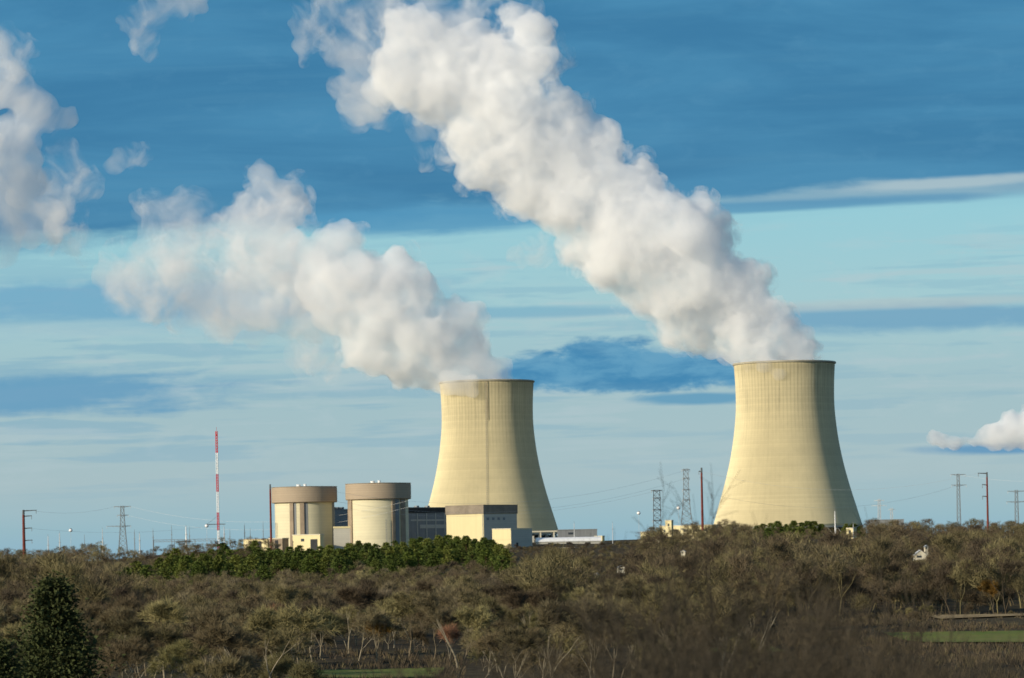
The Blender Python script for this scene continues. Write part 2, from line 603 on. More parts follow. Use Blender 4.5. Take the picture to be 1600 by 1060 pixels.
M = {
    'tower': tower_material(),
    'rim': material('rim_concrete', (0.36, 0.33, 0.25), 0.9, 0.25, 0.1),
    'column': material('column_concrete', (0.42, 0.40, 0.33), 0.9, 0.2, 0.2),
    'basin': material('basin_concrete', (0.36, 0.34, 0.28), 0.9, 0.2, 0.2),
    'dark_steel': material('dark_steel', (0.09, 0.10, 0.105), 0.6, 0.3, 0.5),
    'galv': material('galvanised_steel', (0.21, 0.23, 0.24), 0.6, 0.25, 0.5),
    'galv_pale': material('pale_galvanised_steel', (0.52, 0.53, 0.52), 0.55, 0.2, 0.5),
    'rust': material('weathering_steel', (0.16, 0.035, 0.025), 0.8, 0.35, 0.3),
    'white': material('white_paint', (0.80, 0.80, 0.78), 0.6, 0.08, 0.5),
    'red': material('red_paint', (0.55, 0.05, 0.06), 0.6, 0.15, 0.5),
    'cream': cladding_material('cream_concrete', (0.60, 0.545, 0.365), 2.2, False, 0.10, 0.16),
    'cream_flat': cladding_material('cream_cladding', (0.64, 0.555, 0.31), 1.6, True, 0.05, 0.10),
    'brown': cladding_material('brown_ring_concrete', (0.36, 0.285, 0.20), 1.7, False, 0.16, 0.2),
    'brown_panel': material('brown_concrete', (0.30, 0.235, 0.165), 0.85, 0.2, 0.15),
    'parapet': material('grey_brown_cladding', (0.24, 0.20, 0.15), 0.8, 0.2, 0.15),
    'navy': cladding_material('slate_cladding', (0.215, 0.225, 0.225), 1.4, True, 0.2, 0.3),
    'grey_wall': cladding_material('grey_cladding', (0.46, 0.44, 0.37), 1.4, False, 0.15, 0.2),  # real grey walls, and the painted shade on cream right-hand faces
    'roof': material('grey_roofing', (0.22, 0.22, 0.21), 0.9, 0.2, 0.15),
    'pale_roof': material('pale_roofing', (0.58, 0.53, 0.40), 0.8, 0.12, 0.15),
    'dark': material('dark_opening', (0.025, 0.028, 0.03), 0.7, 0.3, 0.4),
    'glass': material('window_glass', (0.05, 0.06, 0.07), 0.2, 0.2, 0.5),
    'ground': terrain_material(),
    'wheat': field_material('winter_field', (0.125, 0.175, 0.035), (0.20, 0.205, 0.055), (0.19, 0.155, 0.07)),
    'stubble': field_material('stubble_field', (0.30, 0.22, 0.115), (0.42, 0.31, 0.16), (0.20, 0.15, 0.08)),
    'gravel': field_material('gravel_track', (0.30, 0.26, 0.20), (0.42, 0.37, 0.29)),
    'bark': plant_material('grey_bark', [(0.20, 0.17, 0.11), (0.25, 0.215, 0.15), (0.14, 0.11, 0.07)], scale=1.5),
    'twig': plant_material('bare_twigs', [(0.165, 0.130, 0.070), (0.080, 0.060, 0.038), (0.27, 0.235, 0.105), (0.115, 0.09, 0.052), (0.22, 0.185, 0.10), (0.065, 0.050, 0.034), (0.175, 0.16, 0.065)]),
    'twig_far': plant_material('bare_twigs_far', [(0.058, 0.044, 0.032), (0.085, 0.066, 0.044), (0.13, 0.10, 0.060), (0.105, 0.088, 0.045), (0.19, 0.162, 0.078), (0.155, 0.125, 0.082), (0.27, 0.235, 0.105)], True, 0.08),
    'twig_near': plant_material('dark_twigs', [(0.042, 0.036, 0.027), (0.068, 0.055, 0.036)]),
    'russet': plant_material('russet_twigs', [(0.23, 0.12, 0.07), (0.28, 0.145, 0.085)]),
    'gold': plant_material('golden_leaves', [(0.21, 0.12, 0.03), (0.26, 0.15, 0.04)]),
    'pine': plant_material('pine_needles', [(0.115, 0.150, 0.030), (0.065, 0.092, 0.022), (0.165, 0.185, 0.042)], scale=0.5),
    'spruce': plant_material('spruce_needles', [(0.046, 0.056, 0.020), (0.050, 0.060, 0.022)], scale=0.5),
    'pinebark': plant_material('pine_bark', [(0.10, 0.065, 0.04), (0.13, 0.085, 0.05)]),
}

# ------------------------------------------------------------------ terrain
def axis(breaks):
    out = []
    for a, b, st in breaks:
        out += list(np.arange(a, b, st))
    out.append(breaks[-1][1])
    return np.array(out, float)


def sheet(name, xs, ys, mat, dz=0.0):
    X, Y = np.meshgrid(xs, ys)
    Z = ground_np(X, Y) + dz
    V = np.stack([X, Y, Z], -1).reshape(-1, 3)
    nx, ny = len(xs), len(ys)
    i = (np.arange(ny - 1)[:, None] * nx + np.arange(nx - 1)[None, :]).ravel()
    T = np.concatenate([np.stack([i, i + 1, i + nx + 1], 1), np.stack([i, i + nx + 1, i + nx], 1)])
    me = np_mesh(name, V, T, mat)
    me.polygons.foreach_set('use_smooth', [True] * len(me.polygons))
    o = bpy.data.objects.new(name, me)
    COL.objects.link(o)
    return tag(o, kind='structure')


sheet('ground', axis([(-14000, -1200, 800), (-1200, -600, 60), (-600, 600, 15), (600, 1200, 60), (1200, 14000, 800)]),
      axis([(-1500, 0, 150), (0, 400, 20), (400, 3600, 15), (3600, 6000, 150), (6000, 25000, 1000)]), M['ground'])
FIELDS = [(-42, -14, 640, 708), (95, 175, 805, 905), (122, 205, 1005, 1052), (42, 58, 745, 790)]
for (fa, fb, fc, fd), fm in zip(FIELDS, ('wheat', 'wheat', 'stubble', 'wheat')):
    sheet('field', axis([(fa, fb, 4)]), axis([(fc, fd, 5)]), M[fm], 0.4)
sheet('path', axis([(-330, -215, 5)]), axis([(1900, 1916, 4)]), M['gravel'], 0.5)

# ------------------------------------------------------------------ cooling towers
TOWER_PROF = [(567, 79.3), (572, 78.6), (590, 77.4), (610, 76.7), (630, 76.5), (645, 77.2), (660, 78.6), (676, 80.4), (691, 82.6),
              (706, 85.2), (721, 88.2), (736, 91.7), (751, 95.6), (766, 99.8), (781, 104.3), (796, 108.9), (811, 113.4), (823, 116.8)]


def cooling_tower(px, D, label, ladder):
    s = 3000.0 / F
    base = at(px, YH, D)
    z_top = CZ + 159.6
    g = ground(base.x, D)
    root = empty('cooling_tower', (base.x, D, g))
    tag(root, label, 'cooling tower', 'twin hyperboloid cooling towers')
    prof = [(r * s, z_top - g - (y - 567) * s) for y, r in TOWER_PROF]
    zb = prof[-1][1]
    sh = MB()
    zt = prof[0][1] - 1.6
    zs = [p[1] for p in prof][::-1]
    rs = [p[0] for p in prof][::-1]
    N = 72
    outer = [(float(np.interp(z, zs, rs)), z) for z in np.linspace(zt, zb, N)]
    # smooth the measured meridian
    rr = np.array([o[0] for o in outer])
    for _ in range(12):
        rr[1:-1] = 0.25 * rr[:-2] + 0.5 * rr[1:-1] + 0.25 * rr[2:]
    outer = [(float(r), o[1]) for r, o in zip(rr, outer)]
    inner = [(r - 0.9, z) for r, z in outer][::-1]
    sh.lathe(outer[::-1] + inner[::-1], 160, True)
    shell = sh.build('shell', M['tower'], root, True)
    rt = outer[0][0]
    rm = MB()
    rm.lathe([(rt - 1.3, zt), (rt + 0.75, zt), (rt + 0.95, zt + 0.35), (rt + 0.95, zt + 1.2), (rt + 0.6, zt + 1.6), (rt - 1.3, zt + 1.6)], 160, True)
    rm.build('rim', M['rim'], root)
    rb = outer[-1][0]
    ring = MB()
    ring.lathe([(rb - 1.2, zb - 1.5), (rb + 0.5, zb - 1.5), (rb + 0.5, zb), (rb - 1.2, zb)], 160, True)
    ring.build('ring_beam', M['column'], root)
    bs = MB()
    bs.lathe([(rb + 3.4, -4), (rb + 7, -4), (rb + 7, 1.2), (rb + 3.4, 1.2)], 120, True)
    bs.build('basin', M['basin'], root)
    fl = MB()
    fl.lathe([(rb * 0.90, 0.2), (rb * 0.90, zb - 2.0)], 90)
    fl.build('fill_louvres', M['dark'], root)
    n = 40
    for k in range(n):
        a = 2 * math.pi * k / n
        c = MB()
        for sgn in (-1, 1):
            a2 = a + sgn * math.pi / n
            c.tube((math.cos(a) * (rb - 0.35), math.sin(a) * (rb - 0.35), zb - 1.4),
                   (math.cos(a2) * (rb + 3.6), math.sin(a2) * (rb + 3.6), 0.5), 0.42, 0.42, 6)
        c.build('support_column', M['column'], root)
    if ladder:
        a = math.atan2(-1, -0.02)
        ld = MB()
        run = [(r, z) for r, z in outer]
        for i in range(0, len(run) - 1):
            for da in (-0.014, 0.014):
                p = [(math.cos(a + da) * (r + 0.55), math.sin(a + da) * (r + 0.55), z) for r, z in (run[i], run[i + 1])]
                ld.tube(p[0], p[1], 0.10, 0.10, 4, False)
            r, z = run[i]
            p = [(math.cos(a + da) * (r + 0.55), math.sin(a + da) * (r + 0.55), z) for da in (-0.014, 0.014)]
            ld.tube(p[0], p[1], 0.12, 0.12, 4, False)
        ld.build('ladder', M['column'], root)
        cg = MB()
        for i in range(0, 18):
            pa = [(math.cos(a + 0.03) * (r + 1.0), math.sin(a + 0.03) * (r + 1.0), z) for r, z in (run[i], run[i + 1])]
            cg.tube(pa[0], pa[1], 0.24, 0.24, 6, False)
        cg.build('ladder_cage', M['parapet'], root)
    return root


T_R = (1231.2, 3000.0)
T_L = (765.6, 3224.0)
cooling_tower(*T_L, 'pale hyperboloid cooling tower with a ladder line, behind the turbine building and brown-topped domes', True)
cooling_tower(*T_R, 'pale hyperboloid cooling tower standing alone, the one with no buildings in front', False)

# ------------------------------------------------------------------ reactor containments
def containment(px, D, label, y_ring_top, y_ring_bot, panels, arc):
    s = mpp(D)
    b = at(px, 850, D)
    g = ground(b.x, D)
    root = empty('containment_building', (b.x, D, g - 1))
    tag(root, label, 'reactor building', 'round reactor containment buildings')
    zt = at(px, y_ring_top, D).z - g + 1
    zb = at(px, y_ring_bot, D).z - g + 1
    R1 = 51.3 * s
    R0 = 46.6 * s
    w = MB()
    w.lathe([(R0, -3), (R0, zb)], 96)
    w.build('wall', M['cream'], root, True)
    rg = MB()
    rg.lathe([(R0 - 1, zb), (R1 - 0.5, zb), (R1, zb + 0.5), (R1, zt - 0.9), (R1 - 0.3, zt), (R1 - 1.6, zt)], 96)
    rg.build('ring_girder', M['brown'], root)
    cp = MB()
    cp.lathe([(R1 - 0.25, zt + 0.02), (R1 + 0.15, zt + 0.02), (R1 + 0.15, zt + 0.42), (R1 - 0.25, zt + 0.42)], 96, True)
    cp.build('coping', M['parapet'], root)
    rf = MB()
    rf.lathe([(R1 - 1.6, zt - 0.1), (R1 * 0.7, zt + 0.5), (R1 * 0.4, zt + 0.85), (0.05, zt + 1.0)], 72)
    rf.build('roof', M['pale_roof'], root, True)
    for a, (w_, h_) in zip((-1.9, -1.45), ((3.0, 1.5), (2.0, 1.8))):
        v = MB()
        cx, cy = math.cos(a) * R1 * 0.45, math.sin(a) * R1 * 0.45
        v.lathe([(w_ * 0.5, 0), (w_ * 0.5, h_ * 0.6), (w_ * 0.62, h_ * 0.6), (w_ * 0.62, h_ * 0.75), (0.05, h_)], 16)
        vo = v.build('roof_vent', M['white'], root)
        vo.location = (cx, cy, zt + 0.8)
    for kind, a0, a1, mat in panels:
        p = MB()
        d = {'buttress': 0.9, 'recess': 0.12, 'panel': 0.3}[kind]
        p.lathe([(R0 + 0.01, -2.5), (R0 + d, -2.5), (R0 + d, zb - 0.05), (R0 + 0.01, zb - 0.05)], max(3, int(abs(a1 - a0) / 0.06)), True, a0, a1)
        p.build({'buttress': 'buttress', 'recess': 'recess_strip', 'panel': 'wall_panel'}[kind], M[mat], root)
    st = MB()
    a = arc
    for k in range(2):
        aa = a + k * 0.035
        st.tube((math.cos(aa) * (R0 + 1.2), math.sin(aa) * (R0 + 1.2), 0), (math.cos(aa) * (R0 + 1.2), math.sin(aa) * (R0 + 1.2), zb * 0.62), 0.14, 0.14, 4)
    for k in range(14):
        z = zb * 0.62 * k / 14
        st.tube((math.cos(a) * (R0 + 1.2), math.sin(a) * (R0 + 1.2), z), (math.cos(a + 0.035) * (R0 + 1.2), math.sin(a + 0.035) * (R0 + 1.2), z + 0.9), 0.1, 0.1, 4)
    st.build('stair_ladder', M['galv'], root)
    return root


def ang(off, half):
    """azimuth on a round wall seen OFF pixels right of its middle"""
    return -math.pi / 2 + math.asin(max(-1, min(1, off / half)))


H = 46.6
containment(477.0, 2600.0, 'left-hand brown-topped round reactor building, cream wall with three vertical strips below the ring', 762, 786, [
    ('buttress', ang(-20, H), ang(-14.5, H), 'brown_panel'), ('recess', ang(-14.4, H), ang(-10.4, H), 'navy'),
    ('buttress', ang(-4.5, H), ang(2, H), 'brown_panel'), ('recess', ang(2.1, H), ang(7.6, H), 'navy'),
    ('recess', ang(43.5, H), ang(46.4, H), 'navy')], ang(-42, H))
containment(592.5, 2580.0, 'right-hand brown-topped round reactor building with an unbroken cream wall, next to the turbine halls', 756.5, 781, [
    ('buttress', ang(-46, H), ang(-39.5, H), 'brown_panel'), ('buttress', ang(22, H), ang(26.5, H), 'brown_panel'),
    ('recess', ang(26.6, H), ang(33, H), 'navy'), ('buttress', ang(35, H), ang(41, H), 'brown_panel')], ang(12, H))

# ------------------------------------------------------------------ plant buildings (the station's axes are turned 53 degrees)
TURN = math.atan2(0.8, 0.6)


def block(name, px, D, ytop, Lr, Ll, label, cat, wall, roof='roof', band=None, group=None, drop=2.0, turn=TURN, parapet=0.6):
    """a building whose near corner stands at px; x runs along its right-hand face, y along its left-hand face"""
    c = at(px, ytop, D)
    g = ground(c.x, D)
    root = empty(name, (c.x, D, g - drop), turn)
    tag(root, label, cat, group)
    h = c.z - g + drop
    top = h - (band[0] if band else 0)
    w = MB()
    w.box(0, Lr, 0, Ll, 0, top - 0.01)
    w.build('wall', M[wall], root)
    if band:
        b = MB()
        b.box(-0.5, Lr + 0.5, -0.5, Ll + 0.5, top, h)
        b.build('top_band', M[band[1]], root)
    r = MB()
    e = 0.7 if band else 0.25
    r.box(-e, Lr + e, -e, Ll + e, h + 0.004, h + parapet)
    r.build('roof_edge', M[roof], root)
    return root, h


def on_left(root, name, s0, s1, z0, z1, mat, proud=0.15):
    b = MB()
    b.box(-proud, -0.003, s0, s1, z0, z1)
    return b.build(name, M[mat], root)


def on_right(root, name, s0, s1, z0, z1, mat, proud=0.15):
    b = MB()
    b.box(s0, s1, -proud, -0.003, z0, z1)
    return b.build(name, M[mat], root)


PG = 'buildings of the power station'
# turbine hall with the big cream gable
rt, h = block('turbine_hall', 755, 2770, 790, 44, 37, 'tall turbine hall with a cream gable under a grey-brown band', 'building', 'cream_flat', 'parapet', (6.6, 'parapet'))
on_right(rt, 'side_wall_shade', 0.3, 43.7, 2, h - 6.8, 'grey_wall', 0.2)  # face turned from the sun: its shade is put into a greyer colour
on_right(rt, 'side_door', 33, 35.5, 9, 12, 'dark', 0.35)
on_left(rt, 'downpipe', 0.6, 1.0, 2, h - 7, 'grey_wall', 0.4)
for k in range(4):
    on_right(rt, 'vent_louvre', 4 + k * 7, 7 + k * 7, h - 11.5, h - 9.5, 'navy', 0.34)
# the long slate-clad hall behind the right reactor
rt, h = block('turbine_hall', 634, 2840, 794, 54, 30, 'dark slate-clad hall between the right reactor and the cream gable', 'building', 'navy', 'roof', (4.0, 'dark'))
on_right(rt, 'light_strip', 6, 52, h - 10.5, h - 9.3, 'grey_wall', 0.3)
on_right(rt, 'light_strip', 18, 52, h - 16.5, h - 13.6, 'grey_wall', 0.3)
for k in range(5):
    on_right(rt, 'pilaster', 2 + k * 12, 2.9 + k * 12, 1, h - 4.3, 'grey_wall', 0.5)
for k in range(3):
    v = MB()
    v.box(8 + k * 14, 11 + k * 14, 6, 9, h + 0.6, h + 2.0)
    v.build('roof_unit', M['galv'], rt)
# small cream annexe
rt, h = block('annexe', 798, 2560, 827, 26, 17, 'small plain cream block in front of the turbine hall with shade painted grey on its right side', 'building', 'cream_flat', 'pale_roof')
on_right(rt, 'side_wall_shade', 0.2, 25.8, 1, h - 0.3, 'grey_wall', 0.2)  # shaded side of the same cream block, its shade coloured in grey
on_right(rt, 'door', 6, 8.5, 2, 5.5, 'dark', 0.35)
# auxiliary building between the two reactors
rt, h = block('auxiliary_building', 512, 2690, 797, 46, 26, 'dark auxiliary building filling the gap between the two reactors', 'building', 'navy', 'roof')
for k in range(3):
    v = MB()
    v.box(12 + k * 5, 14.5 + k * 5, 4, 7, h + 0.6, h + 2.2)
    v.build('roof_unit', M['dark_steel'], rt)
on_right(rt, 'louvre_strip', 12, 34, h - 9, h - 7.6, 'galv', 0.2)
rt, h = block('service_building', 521, 2570, 826, 16, 6, 'low grey building with a cream roof edge between the reactors', 'building', 'grey_wall', 'cream_flat', None, None, 2.0, TURN - 0.9, 1.4)
on_left(rt, 'door', 2, 4, 2, 5, 'dark', 0.2)
# low buildings before the left reactor
rt, h = block('gatehouse', 500, 2540, 836, 4, 26, 'low cream building with a dark doorway before the left reactor', 'building', 'cream_flat', 'pale_roof')
on_left(rt, 'doorway', 2.5, 9, 1.5, h - 3.0, 'dark', 0.2)
on_left(rt, 'window', 15, 18, h - 4.5, h - 2.5, 'glass', 0.2)
rt, h = block('storage_shed', 441, 2550, 842, 7, 13, 'low brownish shed beside the tall rust-red pole', 'building', 'brown_panel', 'pale_roof')
on_left(rt, 'door', 4, 7, 1.5, h - 1.0, 'dark', 0.2)
# the long tan roof left of the poles
rt, h = block('workshop', 418, 2640, 843, 14, 24, 'long low tan workshop left of the reactors', 'building', 'cream_flat', 'brown_panel')
on_left(rt, 'door', 6, 10, 1.5, h - 1.2, 'dark', 0.2)

# canopy on posts at the foot of the left tower
c = at(840, 831, 2760)
g = ground(c.x, 2760)
rt = empty('canopy', (c.x, 2760, g), 0.05)
tag(rt, 'flat pale canopy on posts at the foot of the left cooling tower', 'canopy')
h = c.z - g
b = MB()
b.box(-14, 15, -5, 5, h - 0.5, h + 0.6)
b.build('roof', M['pale_roof'], rt)
for x in (-13, 2, 12.5):
    for y in (-4.2, 4.2):
        p = MB()
        p.box(x - 0.55, x + 0.55, y - 0.5, y + 0.5, -1, h - 0.51)
        p.build('post', M['pale_roof'], rt)
b = MB()
b.box(-13.5, -3, -3.5, 4.0, -1, h - 3.2)
b.build('enclosure', M['grey_wall'], rt)
# dark shed and the long white store
rt, h = block('equipment_store', 872, 2790, 829, 31, 9, 'dark low store with a flat roof right of the left tower', 'building', 'navy', 'roof', None, None, 2.0, 0.05)
on_right(rt, 'door', 20, 23, 2, 6, 'galv', 0.2)
on_right(rt, 'window', 8, 12, h - 3.4, h - 1.8, 'glass', 0.2)
c = at(888, 843, 2640)
g = ground(c.x, 2640)
rt = empty('long_store', (c.x, 2640, g - 1), 0.10)
tag(rt, 'long low store with rounded white roof below the left cooling tower', 'building')
h = c.z - g + 1
b = MB()
b.box(-24, 24, -5, 5, 0, h - 1.6)
b.build('wall', M['grey_wall'], rt)
b = MB()
for i in range(10):
    a0, a1 = math.pi * i / 10, math.pi * (i + 1) / 10
    b.face([(-24.4, -5.5 * math.cos(a0), h - 1.59 + 3.2 * math.sin(a0)), (24.4, -5.5 * math.cos(a0), h - 1.59 + 3.2 * math.sin(a0)),
            (24.4, -5.5 * math.cos(a1), h - 1.59 + 3.2 * math.sin(a1)), (-24.4, -5.5 * math.cos(a1), h - 1.59 + 3.2 * math.sin(a1))])
for x in (-24.4, 24.4):
    b.face([(x, -5.5 * math.cos(math.pi * i / 10), h - 1.59 + 3.2 * math.sin(math.pi * i / 10)) for i in range(11)])
b.build('roof', M['white'], rt, False)
for k in range(3):
    d = MB()
    d.box(-16 + k * 14, -12 + k * 14, -5.16, -5.004, 0.5, h - 2.4)
    d.build('roller_door', M['dark'], rt)
rt, h = block('pump_house', 941, 2650, 838.5, 3, 7, 'tiny cream pump house at the right end of the white store', 'building', 'cream_flat', 'pale_roof')
on_left(rt, 'door', 2, 4, 1.5, h - 1.4, 'dark', 0.2)
rt, h = block('portable_cabin', 898, 2480, 857, 2.5, 13, 'low pale cabin half hidden in twigs below the white store', 'cabin', 'white', 'pale_roof')
on_left(rt, 'window', 3, 5, h - 2, h - 1, 'glass', 0.12)
# cream cluster left of the right tower
rt, h = block('pump_station', 1018, 2600, 832, 12, 10, 'stepped cream pump building below the nearer lattice mast', 'building', 'cream_flat', 'pale_roof')
on_left(rt, 'door', 3, 5, 2, h - 2.0, 'dark', 0.2)
b = MB()
b.box(2, 26, -6, 8, 0, h - 4.5)
b.build('lower_wing', M['cream'], rt)
b = MB()
b.box(-0.2, 26.5, -6.4, 8.3, h - 4.49, h - 3.8)
b.build('wing_roof', M['roof'], rt)
rt, h = block('stair_tower', 1049, 2630, 814, 2.5, 5.5, 'narrow cream tower block standing above the low pump buildings', 'building', 'cream_flat', 'pale_roof')
on_left(rt, 'window', 2, 3.4, h - 4, h - 2, 'glass', 0.12)
rt, h = block('pipe_building', 1112, 2680, 821, 10, 48, 'long cream wall behind the tall red-brown pole left of the right tower', 'building', 'cream_flat', 'pale_roof')
for k in range(5):
    on_left(rt, 'window', 4 + k * 9, 8 + k * 9, h - 4.5, h - 2.6, 'glass', 0.15)
# distant dark shed on the right
rt, h = block('far_barn', 1360, 2950, 813.5, 28, 14, 'long dark shed on the skyline right of the right tower', 'barn', 'navy', 'navy', None, None, 2, -0.02)
on_right(rt, 'door', 12, 16, 1, 6, 'dark', 0.2)
rt, h = block('storage_shed', 1333, 2700, 826, 5, 6, 'cream shed in the twigs beyond the right foot of the right tower', 'building', 'cream_flat', 'pale_roof')
on_left(rt, 'door', 2, 4, 1.5, h - 1.4, 'dark', 0.2)


HOUSES = []


def house(px, py, D, w, l, hw, hr, label, turn, wall='pale_roof', roof='galv_pale'):
    c = at(px, py, D)
    g = ground(c.x, D)
    HOUSES.append((px, D, w / mpp(D) * 0.5, c.z - CZ + 0.3))
    root = empty('house', (c.x, D, c.z - 0), turn)
    tag(root, label, 'house')
    b = MB()
    b.box(-w / 2, w / 2, -l / 2, l / 2, -(c.z - g) - 1 if c.z > g else -3, hw)
    for s in (-1, 1):
        b.face([(-w / 2, s * l / 2, hw), (w / 2, s * l / 2, hw), (0, s * l / 2, hw + hr)])
    b.build('wall', M[wall], root)
    r = MB()
    e = 0.35
    for s in (-1, 1):
        r.face([(0, -l / 2 - e, hw + hr + 0.15), (s * (w / 2 + e), -l / 2 - e, hw - e * hr / w * 2 + 0.15), (s * (w / 2 + e), l / 2 + e, hw - e * hr / w * 2 + 0.15), (0, l / 2 + e, hw + hr + 0.15)])
        r.face([(0, -l / 2 - e, hw + hr - 0.05), (s * (w / 2 + e), -l / 2 - e, hw - e * hr / w * 2 - 0.05), (s * (w / 2 + e), -l / 2 - e, hw - e * hr / w * 2 + 0.15), (0, -l / 2 - e, hw + hr + 0.15)])
    r.build('roof', M[roof], root)
    for x in (-w * 0.16,):
        f = MB()
        f.box(x - w * 0.16, x + w * 0.24, -l / 2 - 0.12, -l / 2 - 0.004, hw * 0.25, hw * 0.8)
        f.build('window', M['glass'], root)
    return root


house(1437, 873, 1850, 6.2, 8, 2.0, 2.4, 'small white gabled house among the bare trees right of the right tower', 0.0)
house(1447, 859, 1960, 1.8, 2, 1.6, 0.8, 'tiny white hut just above the small gabled house', 0.2)
house(970, 893, 1700, 3.2, 4, 1.8, 1.1, 'white shed gable showing through the wood between the towers', 0.1)
house(932, 901, 1660, 1.8, 2.5, 1.0, 0.7, 'smaller white hut left of the shed gable in the wood', -0.2)
house(1068, 866, 2000, 2.4, 3, 1.4, 0.8, 'pale hut in the twigs below the lattice masts', -0.2)

# ------------------------------------------------------------------ masts, poles, pylons, wires
def column_root(name, px, ytop, D, label, cat, group=None, sink=1.5):
    c = at(px, ytop, D)
    g = ground(c.x, D) - sink
    r = empty(name, (c.x, D, g))
    tag(r, label, cat, group)
    return r, c.z - g


# red and white mast
D = 2750
root, h = column_root('radio_mast', 338.2, 674, D, 'tall thin mast banded red and white left of the reactors', 'mast')
ys = [674, 708, 741, 769, 801, 829, 852, 880]
zs = [h - (y - 674) * mpp(D) for y in ys]
for k in range(7):
    z1, z0 = zs[k], max(zs[k + 1], 0.0)
    b = MB()
    w = 0.62
    if z1 <= z0:
        continue
    for sx, sy in ((-1, -1), (1, -1), (1, 1), (-1, 1)):
        b.tube((sx * w, sy * w, z0 + 0.02), (sx * w, sy * w, z1), 0.30, 0.30, 5)
    nz = max(2, int((z1 - z0) / 2))
    for i in range(nz):
        za, zb = z0 + (z1 - z0) * i / nz, z0 + (z1 - z0) * (i + 1) / nz
        sg = 1 if i % 2 else -1
        b.tube((-w * sg, -w, za), (w * sg, -w, zb), 0.2, 0.2, 4)
        b.tube((-w * sg, w, za), (w * sg, w, zb), 0.2, 0.2, 4)
        b.tube((-w, -w * sg, za), (-w, w * sg, zb), 0.2, 0.2, 4)
        b.tube((w, -w * sg, za), (w, w * sg, zb), 0.2, 0.2, 4)
    b.build('red_section' if k % 2 == 0 else 'white_section', M['red' if k % 2 == 0 else 'white'], root)
b = MB()
b.tube((0, 0, h), (0, 0, h + 3.2), 0.14, 0.1, 5)
b.ball((0, 0, h - 3), 1.0, 10, 6)
b.build('beacon', M['red'], root)
b = MB()
b.box(-9, 5.5, -0.3, 0.3, h - 73, h - 72.4)
b.tube((-9, 0, h - 72.7), (0, 0, h - 66), 0.12, 0.12, 4)
b.build('side_arm', M['dark_steel'], root)


def monopole(px, ytop, D, label, arms, w=1.1):
    root, h = column_root('transmission_pole', px, ytop, D, label, 'pole', 'rust-red steel transmission poles')
    b = MB()
    b.tube((0, 0, 0), (0, 0, h - 3.5), w * 1.15, w * 0.8, 10)
    b.build('shaft', M['rust'], root)
    b = MB()
    b.tube((0, 0, h - 3.499), (0, 0, h), w * 0.79, w * 0.72, 10)
    b.build('cap', M['dark_steel'], root)
    for (dy, L) in arms:
        z = h - dy * mpp(D)
        a = MB()
        a.tube((0.4 if L > 0 else -0.4, 0, z), (L, 0, z + 0.3), 0.42, 0.26, 6)
        ao = a.build('crossarm', M['dark_steel'], root)
        i = MB()
        i.tube((L * 0.95, 0, z + 0.1), (L * 0.95, 0, z - 2.2), 0.2, 0.2, 6)
        i.build('insulator', M['galv'], ao)
    return root


monopole(36.5, 797, 2500, 'rust-red pole with four short arms at the far left of the skyline', [(1.5, 9.5), (10, 6), (29, 6), (48, 6)], 1.1)
monopole(422, 757, 2500, 'rust-red pole without arms beside the left reactor', [], 0.75)
monopole(1096, 731, 2450, 'tall rust-red pole without arms left of the right cooling tower', [(6, -2.0)], 0.85)
monopole(1542, 738, 2500, 'rust-red pole with short arms at the right end of the skyline', [(2, -6.5), (20, -3.6), (38, -3.6)], 0.75)


def pylon(px, ytop, D, label, arms, wt, wb, mat='galv', horns=False, mid=None):
    root, h = column_root('lattice_pylon', px, ytop, D, label, 'pylon', 'lattice power pylons')
    b = MB()
    wd = lambda z: wt + (wb - wt) * max(0.0, 1 - z / h) ** (1.0 if mid is None else mid)
    nz = max(6, int(h / 3.6))
    zz = [h * i / nz for i in range(nz + 1)]
    for za, zb in zip(zz[:-1], zz[1:]):
        wa, wc = wd(za) / 2, wd(zb) / 2
        for sx, sy in ((-1, -1), (1, -1), (1, 1), (-1, 1)):
            b.tube((sx * wa, sy * wa, za), (sx * wc, sy * wc, zb), 0.2, 0.2, 4, False)
        for (ax, ay), (bx, by) in (((-1, -1), (1, -1)), ((1, -1), (1, 1)), ((1, 1), (-1, 1)), ((-1, 1), (-1, -1))):
            b.tube((ax * wa, ay * wa, za), (bx * wc, by * wc, zb), 0.11, 0.11, 4, False)
            b.tube((bx * wa, by * wa, za), (ax * wc, ay * wc, zb), 0.11, 0.11, 4, False)
            b.tube((ax * wc, ay * wc, zb), (bx * wc, by * wc, zb), 0.12, 0.12, 4, False)
    b.build('lattice_body', M[mat], root)
    for dy, L, R_ in arms:
        z = h - dy * mpp(D)
        a = MB()
        for s in (-1, 1):
            a.tube((-L, 0, z), (0, s * wt / 2, z - 0.9), 0.2, 0.2, 4)
            a.tube((R_, 0, z), (0, s * wt / 2, z - 0.9), 0.2, 0.2, 4)
        a.tube((-L, 0, z), (R_, 0, z), 0.24, 0.24, 4)
        nb = 8
        for i in range(nb):
            x0, x1 = -L + (L + R_) * i / nb, -L + (L + R_) * (i + 0.5) / nb
            k = 1 - abs(x1) / max(L, R_)
            a.tube((x0, 0, z), (x1, 0, z - 0.9 * k), 0.1, 0.1, 4)
        ao = a.build('crossarm', M[mat], root)
        for x in (-L * 0.96, R_ * 0.96):
            i = MB()
            i.tube((x, 0, z - 0.1), (x, 0, z - 2.0), 0.16, 0.16, 5)
            i.build('insulator', M['galv_pale'], ao)
    return root


